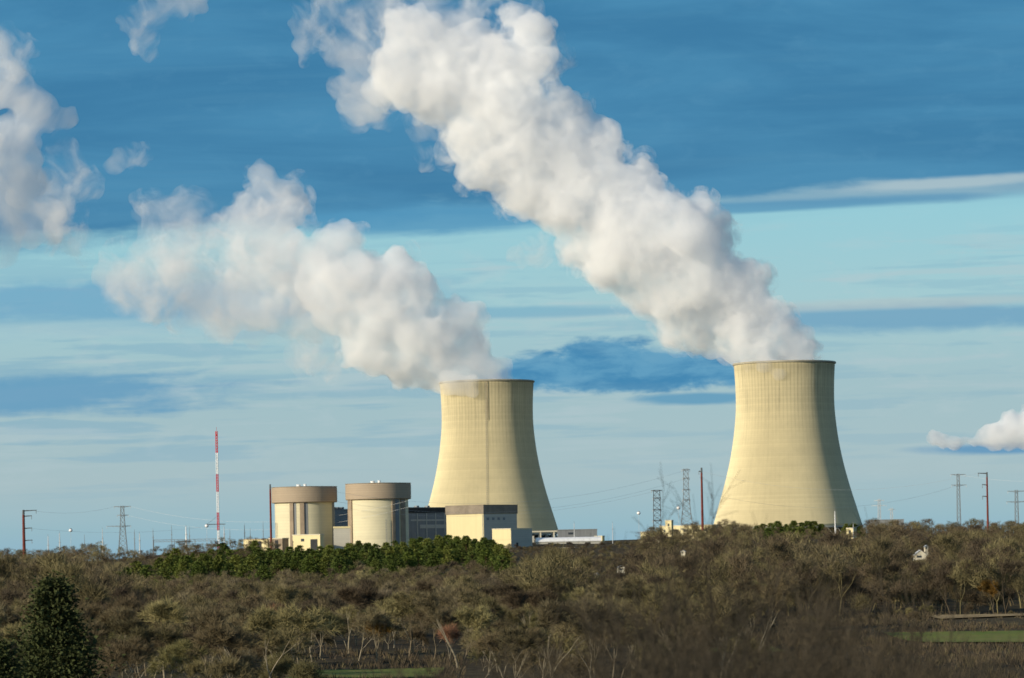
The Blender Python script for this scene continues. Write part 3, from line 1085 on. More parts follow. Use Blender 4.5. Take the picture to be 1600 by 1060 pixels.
pylon(191, 791, 2900, 'grey lattice pylon with three crossarms left of the red and white mast', [(0.5, 7, 7), (14, 4.5, 5), (31, 13.5, 7)], 2.6, 9, mid=1.5)
pylon(1026, 766, 2600, 'shorter of the two dark lattice masts left of the right cooling tower', [(0.5, 4.2, 4.2), (12, 3, 3), (30, 3.2, 3.2), (47, 3.4, 3.4)], 4.6, 6.0, 'dark_steel')
pylon(1071.5, 733, 2700, 'taller of the two dark lattice masts left of the right cooling tower', [(1, 3.2, 3.2), (14, 2.6, 2.6), (32, 3, 3), (48, 3, 3)], 3.6, 15, 'galv', mid=2.6)
pylon(1497, 741, 2800, 'grey lattice pylon with two crossarms left of the far right pole', [(0.5, 6, 6), (17, 5.5, 6.5)], 1.9, 3.2, 'galv', mid=1.0)
pylon(1588, 766, 2800, 'pale lattice pylon cut off by the right edge of the picture', [(1.5, 7, 9), (18, 8, 9)], 2.0, 3.4, 'galv', mid=1.0)
pylon(1373.5, 780, 4200, 'faint distant pylon just right of the right cooling tower', [(2, 6, 6), (10, 9, 9)], 2.4, 4.5, 'galv_pale', mid=1.0)
pylon(1393, 794, 4300, 'smallest and faintest pylon on the skyline right of the right tower', [(2, 4, 4)], 2.4, 4, 'galv_pale', mid=1.0)

# switchyard masts
SWITCH = [(75, 838, 'galv_pale', 0.5, 'short white switchyard mast nearest the far left pole'), (93, 833, 'galv_pale', 0.55, 'white switchyard mast under the floodlight arm'),
          (132, 838, 'galv', 0.3, 'thin grey switchyard mast left of the lattice pylon'), (160, 827, 'galv_pale', 0.4, 'pale switchyard mast immediately left of the lattice pylon'),
          (210, 830, 'galv', 0.4, 'dark switchyard mast just right of the lattice pylon'), (218, 834, 'galv_pale', 0.5, 'white switchyard mast right of the lattice pylon'),
          (239, 828, 'galv', 0.4, 'grey switchyard mast at the left end of the gantry'), (268, 823, 'galv', 0.32, 'thin dark switchyard mast above the gantry'),
          (290.5, 823, 'white', 0.65, 'thick white switchyard mast left of the red and white mast'), (296, 826, 'galv', 0.3, 'thin grey mast touching the thick white mast'),
          (350, 823, 'galv_pale', 0.5, 'pale mast immediately right of the red and white mast'), (359, 829, 'galv', 0.3, 'thin grey mast, second right of the red and white mast'),
          (382, 821, 'dark_steel', 0.4, 'dark mast halfway from the red and white mast to the rust-red pole'), (391, 828, 'galv', 0.3, 'thin mast right of the dark mast'),
          (411, 818, 'galv', 0.3, 'thin grey mast touching the rust-red pole by the left reactor'), (441, 817, 'galv_pale', 0.3, 'thin pale mast before the left reactor'),
          (1304.5, 799, 'white', 0.5, 'white post standing before the foot of the right tower'), (957, 818, 'galv_pale', 0.28, 'thin pale mast between the towers'),
          (897, 818, 'galv_pale', 0.35, 'thin white mast on the right of the left tower'), (1333, 818, 'galv_pale', 0.3, 'thin pale post at the right foot of the right tower')]
for px, yt, mat, w, lab in SWITCH:
    D = 2700 if px < 500 else 2640
    root, h = column_root('lightning_mast', px, yt, D, lab, 'mast', 'slender switchyard masts')
    b = MB()
    b.tube((0, 0, 0), (0, 0, h * 0.6), w, w * 0.8, 8)
    b.tube((0, 0, h * 0.6), (0, 0, h), w * 0.8, w * 0.45, 8)
    b.build('shaft', M[mat], root)
    b = MB()
    b.tube((0, 0, h), (0, 0, h + 1.6), 0.12, 0.08, 5)
    b.build('spike', M['galv'], root)
    b = MB()
    b.box(-w * 1.6, w * 1.6, -0.2, 0.2, h * 0.72, h * 0.72 + 0.5)
    b.build('bracket', M['galv'], root)
# substation gantry
c0, c1 = at(240, 844, 2760), at(337, 845.5, 2760)
g = ground(c0.x, 2760)
rt = empty('gantry', (c0.x, 2760, g))
tag(rt, 'long low blue-grey gantry beam across the switchyard', 'gantry')
h = c0.z - g
L = c1.x - c0.x
b = MB()
for zz in (0, 1.6):
    for yy in (-0.8, 0.8):
        b.tube((0, yy, h - zz), (L, yy, h - zz), 0.22, 0.22, 4)
for i in range(16):
    for yy in (-0.8, 0.8):
        b.tube((L * i / 16, yy, h), (L * (i + 1) / 16, yy, h - 1.6), 0.12, 0.12, 4)
b.build('beam', M['galv'], rt)
for i in range(4):
    p = MB()
    x = L * i / 3
    for s in (-1, 1):
        p.tube((x, s * 2.2, -1), (x, s * 0.3, h), 0.25, 0.2, 5)
    p.build('leg', M['galv'], rt)


def wire(p0, p1, sag, label, r=0.06):
    b = MB()
    p0, p1 = Vector(p0), Vector(p1)
    n = 28
    pts = [p0.lerp(p1, i / n) - Vector((0, 0, sag * 4 * (i / n) * (1 - i / n))) for i in range(n + 1)]
    pts = [p - p0 for p in pts]
    for a, c in zip(pts[:-1], pts[1:]):
        b.tube(a, c, r, r, 4, False)
    o = b.build('power_line', M['galv_pale'])
    o.location = p0
    return tag(o, label, 'power line', 'power lines strung across the skyline')


wire(at(55, 799, 2500), at(178, 792, 2900), 3, 'pale wire from the top arm of the far left pole')
wire(at(49, 826, 2500), at(330, 822, 2752), 4, 'pale wire from the third arm of the far left pole to the striped mast')
wire(at(205, 792, 2900), at(640, 782, 2500), 14, 'pale wire running right from the left lattice pylon top')
wire(at(201, 806, 2900), at(640, 792, 2500), 14, 'pale wire running right from the second arm of the left pylon')
wire(at(520, 768, 2450), at(1071, 735, 2700), 16, 'upper wire crossing the lower part of the left cooling tower')
wire(at(520, 783, 2450), at(1071, 748, 2700), 16, 'middle wire crossing the lower part of the left cooling tower')
wire(at(520, 792, 2450), at(1026, 767, 2600), 12, 'lowest wire crossing the left cooling tower')
wire(at(1497, 742, 2800), at(1640, 752, 2700), 2, 'wire running right from the top of the far right pylon')
wire(at(1100, 738, 2450), at(1527, 740, 2500), 12, 'wire strung between the two armless and armed right poles')
wire(at(1100, 770, 2450), at(1497, 758, 2800), 14, 'lower wire crossing before the right cooling tower')

BALLS = [(110.5, 829, 'white floodlight ball left of the grey lattice pylon'), (323, 822, 'white floodlight ball beside the red and white mast'),
         (998, 802, 'white floodlight ball left of the dark lattice masts'), (1060, 794, 'white floodlight ball between the two dark lattice masts')]
for px, py, lab in BALLS:
    D = 2740
    root, h = column_root('floodlight', px, py, D, lab, 'floodlight', 'floodlights on thin poles')
    b = MB()
    b.tube((0, 0, 0), (0, 0, h - 1.2), 0.12, 0.09, 5)
    b.build('pole', M['galv_pale'], root)
    b = MB()
    b.ball((0, 0, h), 1.5, 14, 9, 0.85)
    b.build('lamp_head', M['white'], root, True)
    b = MB()
    b.lathe([(1.0, h + 1.05), (0.6, h + 1.5), (0.05, h + 1.7)], 12)
    b.build('hood', M['galv'], root)

# ------------------------------------------------------------------ trees
def grow(rng, h, spread, depth, nb, up=0.25, trunk=0.3, lean=0.0):
    """a branching skeleton: list of (p0, p1, r0, r1, level)"""
    segs, tips = [], []

    def branch(p, d, L, r, lev):
        n = 3 if lev < 2 else 2
        q = p.copy()
        dd = d.copy()
        for i in range(n):
            dd = (dd + Vector((rng.gauss(0, .12), rng.gauss(0, .12), rng.gauss(0, .08) + up * 0.12))).normalized()
            e = q + dd * (L / n)
            r1 = r * (1 - 0.35 / n)
            segs.append((q.copy(), e.copy(), r, r1, lev))
            r = r1
            q = e
            if lev >= depth - 1:
                tips.append((q.copy(), dd.copy()))
        if lev >= depth:
            tips.append((q, dd))
            return
        k = rng.choice(nb)
        a0 = rng.uniform(0, 6.28)
        for j in range(k):
            a = a0 + 6.283 * j / k + rng.uniform(-.5, .5)
            tilt = rng.uniform(0.35, 0.85) * spread * (0.5 if j == 0 and lev < 2 else 1.0)
            o1 = dd.orthogonal().normalized()
            o2 = dd.cross(o1)
            nd = dd * math.cos(tilt) + (o1 * math.cos(a) + o2 * math.sin(a)) * math.sin(tilt)
            nd = (nd + Vector((0, 0, up))).normalized()
            branch(q, nd, L * rng.uniform(0.62, 0.86), r * rng.uniform(0.6, 0.74), lev + 1)
    branch(Vector((0, 0, -0.6)), Vector((lean, 0, 1)).normalized(), h * trunk, h * 0.017, 0)
    top = max(s[1].z for s in segs)
    k = h * 0.94 / top
    segs = [(a * k, b * k, r, r1, l) for a, b, r, r1, l in segs]
    tips = [(a * k, d) for a, d in tips]
    return segs, tips


def twig_fan(rng, tips, n, lo, hi, w, droop=0.0, spread=0.8):
    V, T = [], []
    for p, d in tips:
        for _ in range(n):
            dd = (d + Vector((rng.gauss(0, spread), rng.gauss(0, spread), rng.gauss(0.15 - droop, spread * 0.7)))).normalized()
            L = rng.uniform(lo, hi)
            s = dd.cross(Vector((rng.gauss(0, 1), rng.gauss(0, 1), rng.gauss(0, 1)))).normalized() * (w * rng.uniform(0.6, 1.3) * 0.5)
            q = p + dd * rng.uniform(0, 0.25)
            mid = q + dd * L * 0.55 + Vector((rng.gauss(0, .08), rng.gauss(0, .08), rng.gauss(0, .08))) * L
            i = len(V)
            V += [q - s, q + s, mid + s * 0.6, q + dd * L, mid - s * 0.6]
            T += [(i, i + 1, i + 2), (i, i + 2, i + 4), (i + 4, i + 2, i + 3)]
    return V, T


def segs_to_mb(segs, levels, n, mb=None, kr=1.0):
    mb = mb or MB()
    for a, b, r, r1, l in segs:
        if l in levels:
            mb.tube(a, b, max(r * kr, 0.02), max(r1 * kr, 0.015), n, False)
    return mb


def tri_mesh(name, V, T, mat, mb=None):
    V = [tuple(v) for v in V]
    T = list(T)
    if mb:
        o = len(V)
        V += mb.v
        for f in mb.f:
            for k in range(1, len(f) - 1):
                T.append((o + f[0], o + f[k], o + f[k + 1]))
    return np_mesh(name, np.array(V, float), np.array(T, np.int32), mat)


def make_bare_tree(seed, h, spread, nb, trunk, twig='twig', fan=9, w=0.075, up=0.25, tl=(0.7, 1.7), depth=5):
    rng = random.Random(seed)
    segs, tips = grow(rng, h, spread, depth, nb, up, trunk)
    if len(tips) > 420:
        tips = rng.sample(tips, 420)
    tr = segs_to_mb(segs, (0, 1, 2), 6)
    tme = tr.mesh('trunk', M['bark'], True)
    V, T = twig_fan(rng, tips, fan, tl[0], tl[1], w)
    br = segs_to_mb(segs, (3, 4, 5, 6), 3)
    cme = tri_mesh('crown', V, T, M[twig], br)
    return tme, cme


def proto(name, tme, cme):
    root = empty(name, (0, 0, 0))
    for nm, me in (('trunk', tme), ('crown', cme)):
        o = bpy.data.objects.new(nm, me)
        COL.objects.link(o)
        o.parent = root
    return root


BARE = [
    ('bare_tree', make_bare_tree(11, 14, 1.0, [2, 3, 3], 0.26, fan=15, w=0.06), 'leafless tree with a broad rounded crown of olive twigs in the near wood', 'broad rounded leafless trees', 'tree'),
    ('bare_tree', make_bare_tree(12, 18, 0.62, [2, 3], 0.30, fan=16, w=0.06), 'tall leafless tree with a narrow upright crown in the near wood', 'tall upright leafless trees', 'tree'),
    ('bare_tree', make_bare_tree(13, 12, 1.15, [3, 3, 2], 0.2, fan=16, w=0.06), 'low wide leafless tree with a dense spreading crown in the near wood', 'low spreading leafless trees', 'tree'),
    ('bare_tree', make_bare_tree(14, 15, 0.9, [2, 3, 4], 0.30, fan=11, w=0.06), 'leafless tree with several pale rising limbs in the near wood', 'leafless trees with pale limbs', 'tree'),
    ('bare_tree', make_bare_tree(15, 13, 1.05, [2, 2, 3], 0.25, fan=18, w=0.06, up=0.12), 'leafless tree with a loose irregular crown in the near wood', 'loose irregular leafless trees', 'tree'),
    ('bare_shrub', make_bare_tree(16, 7, 1.2, [3, 4], 0.14, fan=14, w=0.05, tl=(0.5, 1.2), depth=4), 'low leafless thicket bush between the trees of the near wood', 'leafless thicket bushes', 'shrub'),
]
PROTOS = []
for nm, (tme, cme), lab, grp, cat in BARE:
    r = proto(nm, tme, cme)
    tag(r, lab, cat, grp)
    PROTOS.append([r, True])


def put_tree(k, x, y, s, rz):
    p = PROTOS[k]
    if p[1]:
        o = p[0]
        p[1] = False
    else:
        o = copy_tree(p[0])
    o.location = (x, y, ground(x, y) - 0.2)
    o.scale = (s * 1.05, s * 1.05, s)
    o.rotation_euler = (0, 0, rz)
    return o


def in_field(x, y, pad=3):
    return any(a - pad < x < b + pad and c - pad < y < d + pad for a, b, c, d in FIELDS)


def clear_view(x, y):
    """open ground that the photograph shows: strips before the fields"""
    u = x / y * F + 800
    if u > 1180 and y < 1056:
        return True
    if 470 < u < 690 and y < 730:
        return True
    return False


rng = random.Random(4)
spots = []
y = 505.0
while y < 900:
    step = 14.5
    xw = 0.152 * y
    x = -xw
    while x < xw:
        px_, py_ = x + rng.uniform(-4.5, 4.5), y + rng.uniform(-5, 5)
        if not in_field(px_, py_) and not clear_view(px_, py_):
            spots.append((px_, py_))
        x += step + rng.uniform(-1, 4)
    y += step
rng.shuffle(spots)
spots = sorted(spots, key=lambda s: s[1])
n_tree, n_shrub = 0, 0
rest = []
for x, y in spots:
    u = x / y * F + 800
    if 0 < u < 190 and y < 560:
        continue
    right = u > 820
    if rng.random() < 0.30:
        if n_shrub < 120:
            put_tree(5, x, y, rng.uniform(0.7, 1.15), rng.uniform(0, 6.28))
            n_shrub += 1
        continue
    if n_tree >= 285:
        rest.append((x, y))
        continue
    n_tree += 1
    k = rng.choice([0, 0, 2, 2, 4, 1, 3] if u < 560 else [0, 1, 1, 3, 4, 3, 2])
    s = rng.uniform(0.7, 1.15)
    if u < 835 and k in (1, 3):
        s *= 0.78
    for hp, hd, hw, hz in HOUSES:
        if abs(u - hp) < hw + 6 * F / y:
            s = min(s, (hz * y / hd - ground(x, y) + CZ) / 19)
    put_tree(k, x, y, s, rng.uniform(0, 6.28))

# scrubby edges round the right field
for _ in range(16):
    y = rng.choice([rng.uniform(908, 1000), rng.uniform(1053, 1064)])
    x = rng.uniform(0.072, 0.15) * y
    if in_field(x, y):
        continue
    put_tree(5, x, y, rng.uniform(0.2, 0.6), rng.uniform(0, 6.28))

# weeds and dead grass on the open ground
wr = np.random.default_rng(9)
n = 26000
wy = np.sqrt(wr.uniform(500 ** 2, 1075 ** 2, n))
wx = wr.uniform(-0.155, 0.155, n) * wy
wu = wx / wy * F + 800
ok = ((wu > 1080) | ((wu > 440) & (wu < 720) & (wy < 790)))
inside = np.zeros(n, bool)
for fa, fb, fc, fd in FIELDS:
    wob = 1.5 * np.sin(wx * 0.4) + 1.5 * np.sin(wy * 0.3)
    inside |= (wx > fa + 2 + wob) & (wx < fb - 2 + wob) & (wy > fc + 4 + 2 * wob) & (wy < fd - 4 + 2 * wob)
clump = np.sin(wx * 0.09 + 1.3 * np.sin(wy * 0.03)) * np.sin(wy * 0.05 + wx * 0.02)
ok &= ~inside & (wr.random(n) < 0.55 + 0.45 * clump)
wx, wy, clump = wx[ok], wy[ok], clump[ok]
wz = ground_np(wx, wy)
m_ = len(wx)
nb_ = 7
hgt = wr.uniform(0.5, 1.5, (m_, 1)) * (1 + 0.6 * clump[:, None]) * wr.uniform(0.6, 1.2, (m_, nb_))
ba = wr.uniform(0, 6.283, (m_, nb_))
br_ = wr.uniform(0, 0.7, (m_, nb_))
bx, by = wx[:, None] + np.cos(ba) * br_, wy[:, None] + np.sin(ba) * br_
wd = wr.uniform(0.06, 0.14, (m_, nb_))
pa = wr.uniform(0, 6.283, (m_, nb_))
tx, ty = bx + np.cos(ba) * hgt * 0.45, by + np.sin(ba) * hgt * 0.45
zz = np.repeat(wz[:, None], nb_, 1)
P = np.stack([np.stack([bx - np.cos(pa) * wd, by - np.sin(pa) * wd, zz - 0.1], -1), np.stack([bx + np.cos(pa) * wd, by + np.sin(pa) * wd, zz - 0.1], -1), np.stack([tx, ty, zz + hgt], -1)], 2).reshape(-1, 3)
o = bpy.data.objects.new('undergrowth', np_mesh('undergrowth', P, np.arange(len(P), dtype=np.int32).reshape(-1, 3), M['twig_far'], np.repeat(np.repeat(wr.random(m_) * 0.55, nb_), 3)))
COL.objects.link(o)
tag(o, 'dead grass and weeds on the open ground round the green fields', 'weeds', None, 'stuff')

# the wood beyond: too many to count, one mass
def far_template(seed, h, spread, nb, trunk, near):
    r = random.Random(seed)
    segs, tips = grow(r, h, spread, 4, nb, 0.2, trunk)
    n_tip, fan, w = (95, 14, 0.11) if near else (70, 6, 0.17)
    if len(tips) > n_tip:
        tips = r.sample(tips, n_tip)
    V, T = [], []
    for p, d in tips:
        for _ in range(fan):
            dd = (d * 0.8 + Vector((r.gauss(0, .7), r.gauss(0, .7), r.gauss(0.25, .6)))).normalized()
            L = r.uniform(0.9, 2.1)
            sd = dd.cross(Vector((r.gauss(0, 1), r.gauss(0, 1), r.gauss(0, 1)))).normalized() * (w * r.uniform(0.6, 1.3))
            q = p + Vector((r.gauss(0, .45), r.gauss(0, .45), r.gauss(0, .35)))
            k = len(V)
            V += [tuple(q - sd * 0.5), tuple(q + sd * 0.5), tuple(q + dd * L)]
            T.append((k, k + 1, k + 2))
    mb = segs_to_mb(segs, (0, 1, 2), 3, None, 0.9)
    if near:
        mb = segs_to_mb([g_ for g_ in segs if g_[4] == 3], (3,), 3, mb, 0.8)
    o = len(V)
    V += mb.v
    for f in mb.f:
        for k in range(1, len(f) - 1):
            T.append((o + f[0], o + f[k], o + f[k + 1]))
    return np.array(V), np.array(T, np.int32)


FT = [(31, 13, 1.0, [2, 3], .25), (32, 17, .62, [2, 3], .30), (33, 11, 1.2, [3, 3, 2], .2),
      (34, 16, .72, [2, 3, 3], .28), (35, 12, 1.1, [2, 3], .24), (36, 6, 1.2, [3, 3], .16)]
FAR = [far_template(*a, True) for a in FT]
FAR_LOD = [far_template(*a, False) for a in FT]
PLANT = []   # cleared plant site: x range, y range


def plant_site(x, y):
    u = x / y * F + 800
    if y > 2500 and 420 < u < 1110:
        return True
    if 430 <= u < 792 and y > 2090:
        return True
    if 165 < u < 430 and (2090 < y < 2150 or y > 2620):
        return True
    if 792 <= u < 1000 and y > 2500:
        return True
    if y > 2900:
        return True
    for tx, tD, rr in ((at(*T_R[:1], YH, 3000).x, 3000, 95), (at(T_L[0], YH, 3224).x, 3224, 95)):
        if (x - tx) ** 2 + (y - tD) ** 2 < rr * rr:
            return True
    return False


VV, TT, TI = [], [], []
off = 0
nrng = np.random.default_rng(5)
y = 900.0
extra = list(rest)
count = 0
while y < 2920:
    step = 11.0 + (y - 900) * 0.003
    xw = 0.153 * y
    x = -xw
    while x < xw:
        extra.append((x + nrng.uniform(-.45, .45) * step, y + nrng.uniform(-.45, .45) * step))
        x += step * nrng.uniform(0.85, 1.3)
    y += step
for x, y in extra:
    if in_field(x, y) or clear_view(x, y) or plant_site(x, y):
        continue
    u = x / y * F + 800
    if 1896 < y < 1922 and -335 < x < -210:
        continue
    k = int(nrng.integers(0, 6))
    V, T = (FAR if y < 1400 else FAR_LOD)[k]
    sc = nrng.uniform(0.8, 1.5) if y < 1500 else nrng.uniform(0.75, 1.25)
    if 165 < u < 835:
        sc = min(sc, nrng.uniform(0.65, 0.95) if y < 1400 else nrng.uniform(0.5, 0.75))
    if 165 < u < 835 and 1840 < y:
        V, T = FAR_LOD[5]
        sc = nrng.uniform(0.7, 1.1)
        if u < 430 and y > 2150:
            V, T = FAR_LOD[k]
            sc *= 0.75
    elif y > 2200:
        sc *= 0.85
    if 1170 < u < 1352 and y > 1850:
        sc = min(sc, nrng.uniform(0.35, 0.6))
    if 792 <= u < 1000 and y > 1850:
        V, T = FAR_LOD[5]
        sc = nrng.uniform(0.35, 0.7)
    # a gap in the canopy where each small house shows
    for hp, hd, hw, hz in HOUSES:
        if abs(u - hp) < hw + 5 * sc * F / y and y < hd + 6:
            sc = min(sc, (hz * y / hd - ground(x, y) + CZ) / 17.5)
    if sc < 0.2:
        continue
    if 830 < u < 1000 and y > 1500:
        sc = min(sc, 0.8)
    a = nrng.uniform(0, 6.283)
    c, s_ = math.cos(a), math.sin(a)
    W = np.empty_like(V)
    W[:, 0] = (V[:, 0] * c - V[:, 1] * s_) * sc * 1.05 + x
    W[:, 1] = (V[:, 0] * s_ + V[:, 1] * c) * sc * 1.05 + y
    W[:, 2] = V[:, 2] * sc
    VV.append((W, x, y))
    TT.append(T + off)
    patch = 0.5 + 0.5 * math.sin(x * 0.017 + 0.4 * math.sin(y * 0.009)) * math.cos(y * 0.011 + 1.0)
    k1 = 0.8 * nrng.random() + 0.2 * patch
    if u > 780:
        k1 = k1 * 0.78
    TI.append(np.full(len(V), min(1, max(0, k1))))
    off += len(V)
    count += 1
gz = ground_np(np.array([a[1] for a in VV]), np.array([a[2] for a in VV]))
for (W, x, y), g in zip(VV, gz):
    W[:, 2] += g - 0.3
print('far trees', count, 'verts', off)
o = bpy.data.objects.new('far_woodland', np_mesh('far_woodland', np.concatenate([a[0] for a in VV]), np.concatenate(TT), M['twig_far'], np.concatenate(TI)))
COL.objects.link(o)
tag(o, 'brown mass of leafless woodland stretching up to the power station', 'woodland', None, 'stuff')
del VV, TT, TI


# evergreens
def needle_crown(rng, h, rad, n, size, conic, base=0.12, clump=26):
    """sprays of needles gathered in clumps on whorled boughs"""
    V, T = [], []
    cl = []
    for _ in range(clump):
        t = rng.random() ** 0.8
        z = h * (base + (1 - base) * t)
        r = rad * ((1 - t) ** conic) * rng.uniform(0.45, 1.0) + 0.15
        a = rng.uniform(0, 6.283)
        cl.append((Vector((r * math.cos(a), r * math.sin(a), z)), rng.uniform(0.55, 1.2) * (0.4 + 0.9 * (1 - t))))
    for _ in range(n):
        c, k = rng.choice(cl)
        p = c + Vector((rng.gauss(0, .5), rng.gauss(0, .5), rng.gauss(0, .38))) * k * rad * 0.45
        out = Vector((p.x, p.y, 0))
        d = (out.normalized() if out.length > 0.05 else Vector((1, 0, 0))) + Vector((rng.gauss(0, .6), rng.gauss(0, .6), rng.gauss(0.1, .5)))
        d.normalize()
        s = d.cross(Vector((rng.gauss(0, 1), rng.gauss(0, 1), rng.gauss(0, 1)))).normalized()
        L = size * rng.uniform(0.6, 1.4)
        i = len(V)
        V += [p - s * L * 0.32, p + s * L * 0.32, p + d * L]
        T.append((i, i + 1, i + 2))
    return V, T


def make_pine(seed, h, rad, n, size, conic, mat, base=0.12, clump=26):
    r = random.Random(seed)
    V, T = needle_crown(r, h, rad, n, size, conic, base, clump)
    tb = MB()
    tb.tube((0, 0, -0.6), (0, 0, h * 0.5), h * 0.016, h * 0.011, 7)
    tb.tube((0, 0, h * 0.5), (0, 0, h * 0.97), h * 0.011, 0.03, 6)
    for _ in range(22):
        t = r.uniform(0.15, 0.9)
        a = r.uniform(0, 6.283)
        L = rad * (1 - t) ** conic * 0.8
        tb.tube((0, 0, h * t), (L * math.cos(a), L * math.sin(a), h * t + L * 0.12), 0.07, 0.03, 4)
    return tb.mesh('trunk', M['pinebark'], True), tri_mesh('crown', V, T, M[mat])


PINES = []
for seed, h, rad, con in ((51, 12, 3.6, 0.5), (52, 13, 3.9, 0.62), (53, 10.5, 3.6, 0.45)):
    r = proto('pine_tree', *make_pine(seed, h, rad, 3600, 0.62, con, 'pine', 0.04, 60))
    tag(r, 'green pine in the evergreen belt below the reactors', 'tree', 'pines of the belt below the reactors')
    PINES.append([r, True, h])


def put_pine(px, ytop, s, lab=None, grp=None, lo=1300, hi=2480, k=None):
    k = rng.randrange(3) if k is None else k
    p = PINES[k]
    hh = p[2] * s
    best = None
    for D in np.arange(lo, hi, 10.0):
        c = at(px, ytop, D)
        e = abs(ground(c.x, D) + hh - c.z)
        if best is None or e < best[0]:
            best = (e, D, c.x)
    _, D, x = best
    if p[1]:
        o = p[0]
        p[1] = False
    else:
        o = copy_tree(p[0])
    o.location = (x, D, ground(x, D) - 0.2)
    w = s * rng.uniform(1.2, 1.55)
    o.scale = (w, w, s)
    o.rotation_euler = (0, 0, rng.uniform(0, 6.28))
    tag(o, lab, None, grp)
    return o


belt = [(180, 893), (196, 886), (212, 878), (232, 884), (250, 872), (262, 864), (275, 858), (290, 868), (305, 862), (318, 866), (330, 858), (345, 862), (346, 850), (360, 860),
        (374, 858), (390, 856), (398, 847), (405, 858), (420, 856), (436, 858), (452, 856), (468, 854), (484, 856), (500, 853), (515, 852), (530, 856), (546, 850),
        (560, 845), (574, 848), (588, 851), (603, 847), (616, 845), (630, 846), (645, 842), (658, 840), (672, 842), (686, 838), (700, 837), (714, 838), (728, 838),
        (742, 841), (756, 842), (768, 845), (780, 850)]
for px, yt in belt:
    put_pine(px, yt + rng.uniform(-2, 2), rng.uniform(0.85, 1.2))
for px, yt in belt[4:]:
    put_pine(px + rng.uniform(-4, 10), yt + rng.uniform(6, 14), rng.uniform(0.85, 1.15))
for px, yt in belt[5:]:
    put_pine(px + rng.uniform(-8, 8), yt + rng.uniform(14, 26), rng.uniform(0.8, 1.1))
for px, yt in belt[16:]:
    put_pine(px + rng.uniform(-4, 10), yt + rng.uniform(2, 10), rng.uniform(0.9, 1.15))
for px, yt in ((1182, 824), (1193, 821), (1204, 819), (1215, 821), (1228, 823), (1240, 816), (1252, 814), (1262, 817), (1272, 820), (1283, 822), (1322, 818), (1334, 815), (1344, 818), (1200, 832), (1250, 830)):
    put_pine(px, yt - 6, rng.uniform(0.8, 1.1), 'dark evergreen bush along the foot of the right cooling tower', 'evergreens below the right tower', 2000, 2800)

# big spruce at lower left
SD = 240
c = at(84, 912, SD)
gx = ground(c.x, SD)
hs = c.z - gx
r = proto('spruce_tree', *make_pine(61, hs, 5.2, 30000, 0.26, 0.95, 'spruce', 0.02, 420))
tag(r, 'big dark spruce at the lower left, the largest evergreen in the picture', 'tree')
r.location = (c.x, SD, gx)
c = at(-6, 1008, 225)
gx = ground(c.x, 225)
q_ = copy_tree(r)
k = (c.z - gx) / hs
q_.scale = (k * 1.15, k * 1.15, k)
q_.location = (c.x, 225, gx)
q_.rotation_euler = (0, 0, 2.2)
tag(q_, 'dark spruce low at the left edge, mostly cut off')

# coloured shrubs
def accent(px, ytop, h, D, mat, seed, lab, fan=10, w=0.07, sp=0.7):
    c = at(px, ytop, D)
    gx = ground(c.x, D)
    r = proto('russet_shrub' if mat == 'russet' else 'golden_tree', *make_bare_tree(seed, c.z - gx, sp, [3, 3, 2], 0.2, mat, fan, w))
    r.location = (c.x, D, gx - 0.2)
    tag(r, lab, 'shrub' if mat == 'russet' else 'tree')


accent(703, 975, 8, 735, 'russet', 71, 'russet pink shrub at bottom centre by the green strip', 8, 0.05)
accent(420, 940, 6, 760, 'russet', 74, 'reddish shrub in the wood below the left reactor', 7, 0.05)
accent(585, 962, 8, 742, 'gold', 72, 'golden leaved young tree left of the russet pink shrub', 7, 0.10)
accent(1552, 905, 10, 1062, 'gold', 73, 'golden orange tree before the dark wood at the far right', 6, 0.12, 0.55)


# near saplings, out of focus
def make_sapling(seed, h, n, spread):
    """upright shoots with thin side twigs that fan near the top"""
    r = random.Random(seed)
    tr, cr = MB(), MB()
    for i in range(n):
        a = r.uniform(0, 6.283)
        b0 = Vector((math.cos(a), math.sin(a), 0)) * r.uniform(0.05, 0.5)
        d = Vector((math.cos(a) * spread * r.uniform(.2, 1), math.sin(a) * spread * r.uniform(.2, 1), 1)).normalized()
        L = h * r.uniform(0.72, 1.0)
        p, rad = b0, 0.055 * h / 9
        nseg = 9
        for k in range(nseg):
            d = (d + Vector((r.gauss(0, .06), r.gauss(0, .06), 0.03))).normalized()
            e = p + d * L / nseg
            r1 = rad * 0.82
            (tr if k < 5 else cr).tube(p, e, rad, r1, 6, False)
            if k >= 2:
                for _ in range(r.choice([3, 4, 5])):
                    t = r.random()
                    s = p.lerp(e, t)
                    o1 = d.orthogonal().normalized()
                    o2 = d.cross(o1)
                    b = r.uniform(0, 6.283)
                    td = (d * r.uniform(.7, 1.2) + (o1 * math.cos(b) + o2 * math.sin(b)) * r.uniform(.4, 1.0)).normalized()
                    TL = L * r.uniform(.07, .17)
                    q = s
                    rr = rad * 0.42
                    for j in range(3):
                        td = (td + Vector((r.gauss(0, .12), r.gauss(0, .12), .08))).normalized()
                        z = q + td * TL / 3
                        cr.tube(q, z, max(rr, .007), max(rr * .7, .005), 4, False)
                        for _ in range(2):
                            wd = (td + Vector((r.gauss(0, .6), r.gauss(0, .6), r.gauss(.1, .5)))).normalized()
                            cr.tube(z, z + wd * TL * r.uniform(.25, .6), max(rr * .5, .005), .004, 3, False)
                        q, rr = z, rr * .7
            p, rad = e, r1
    return tr.mesh('trunk', M['twig_near'], True), cr.mesh('crown', M['twig_near'])


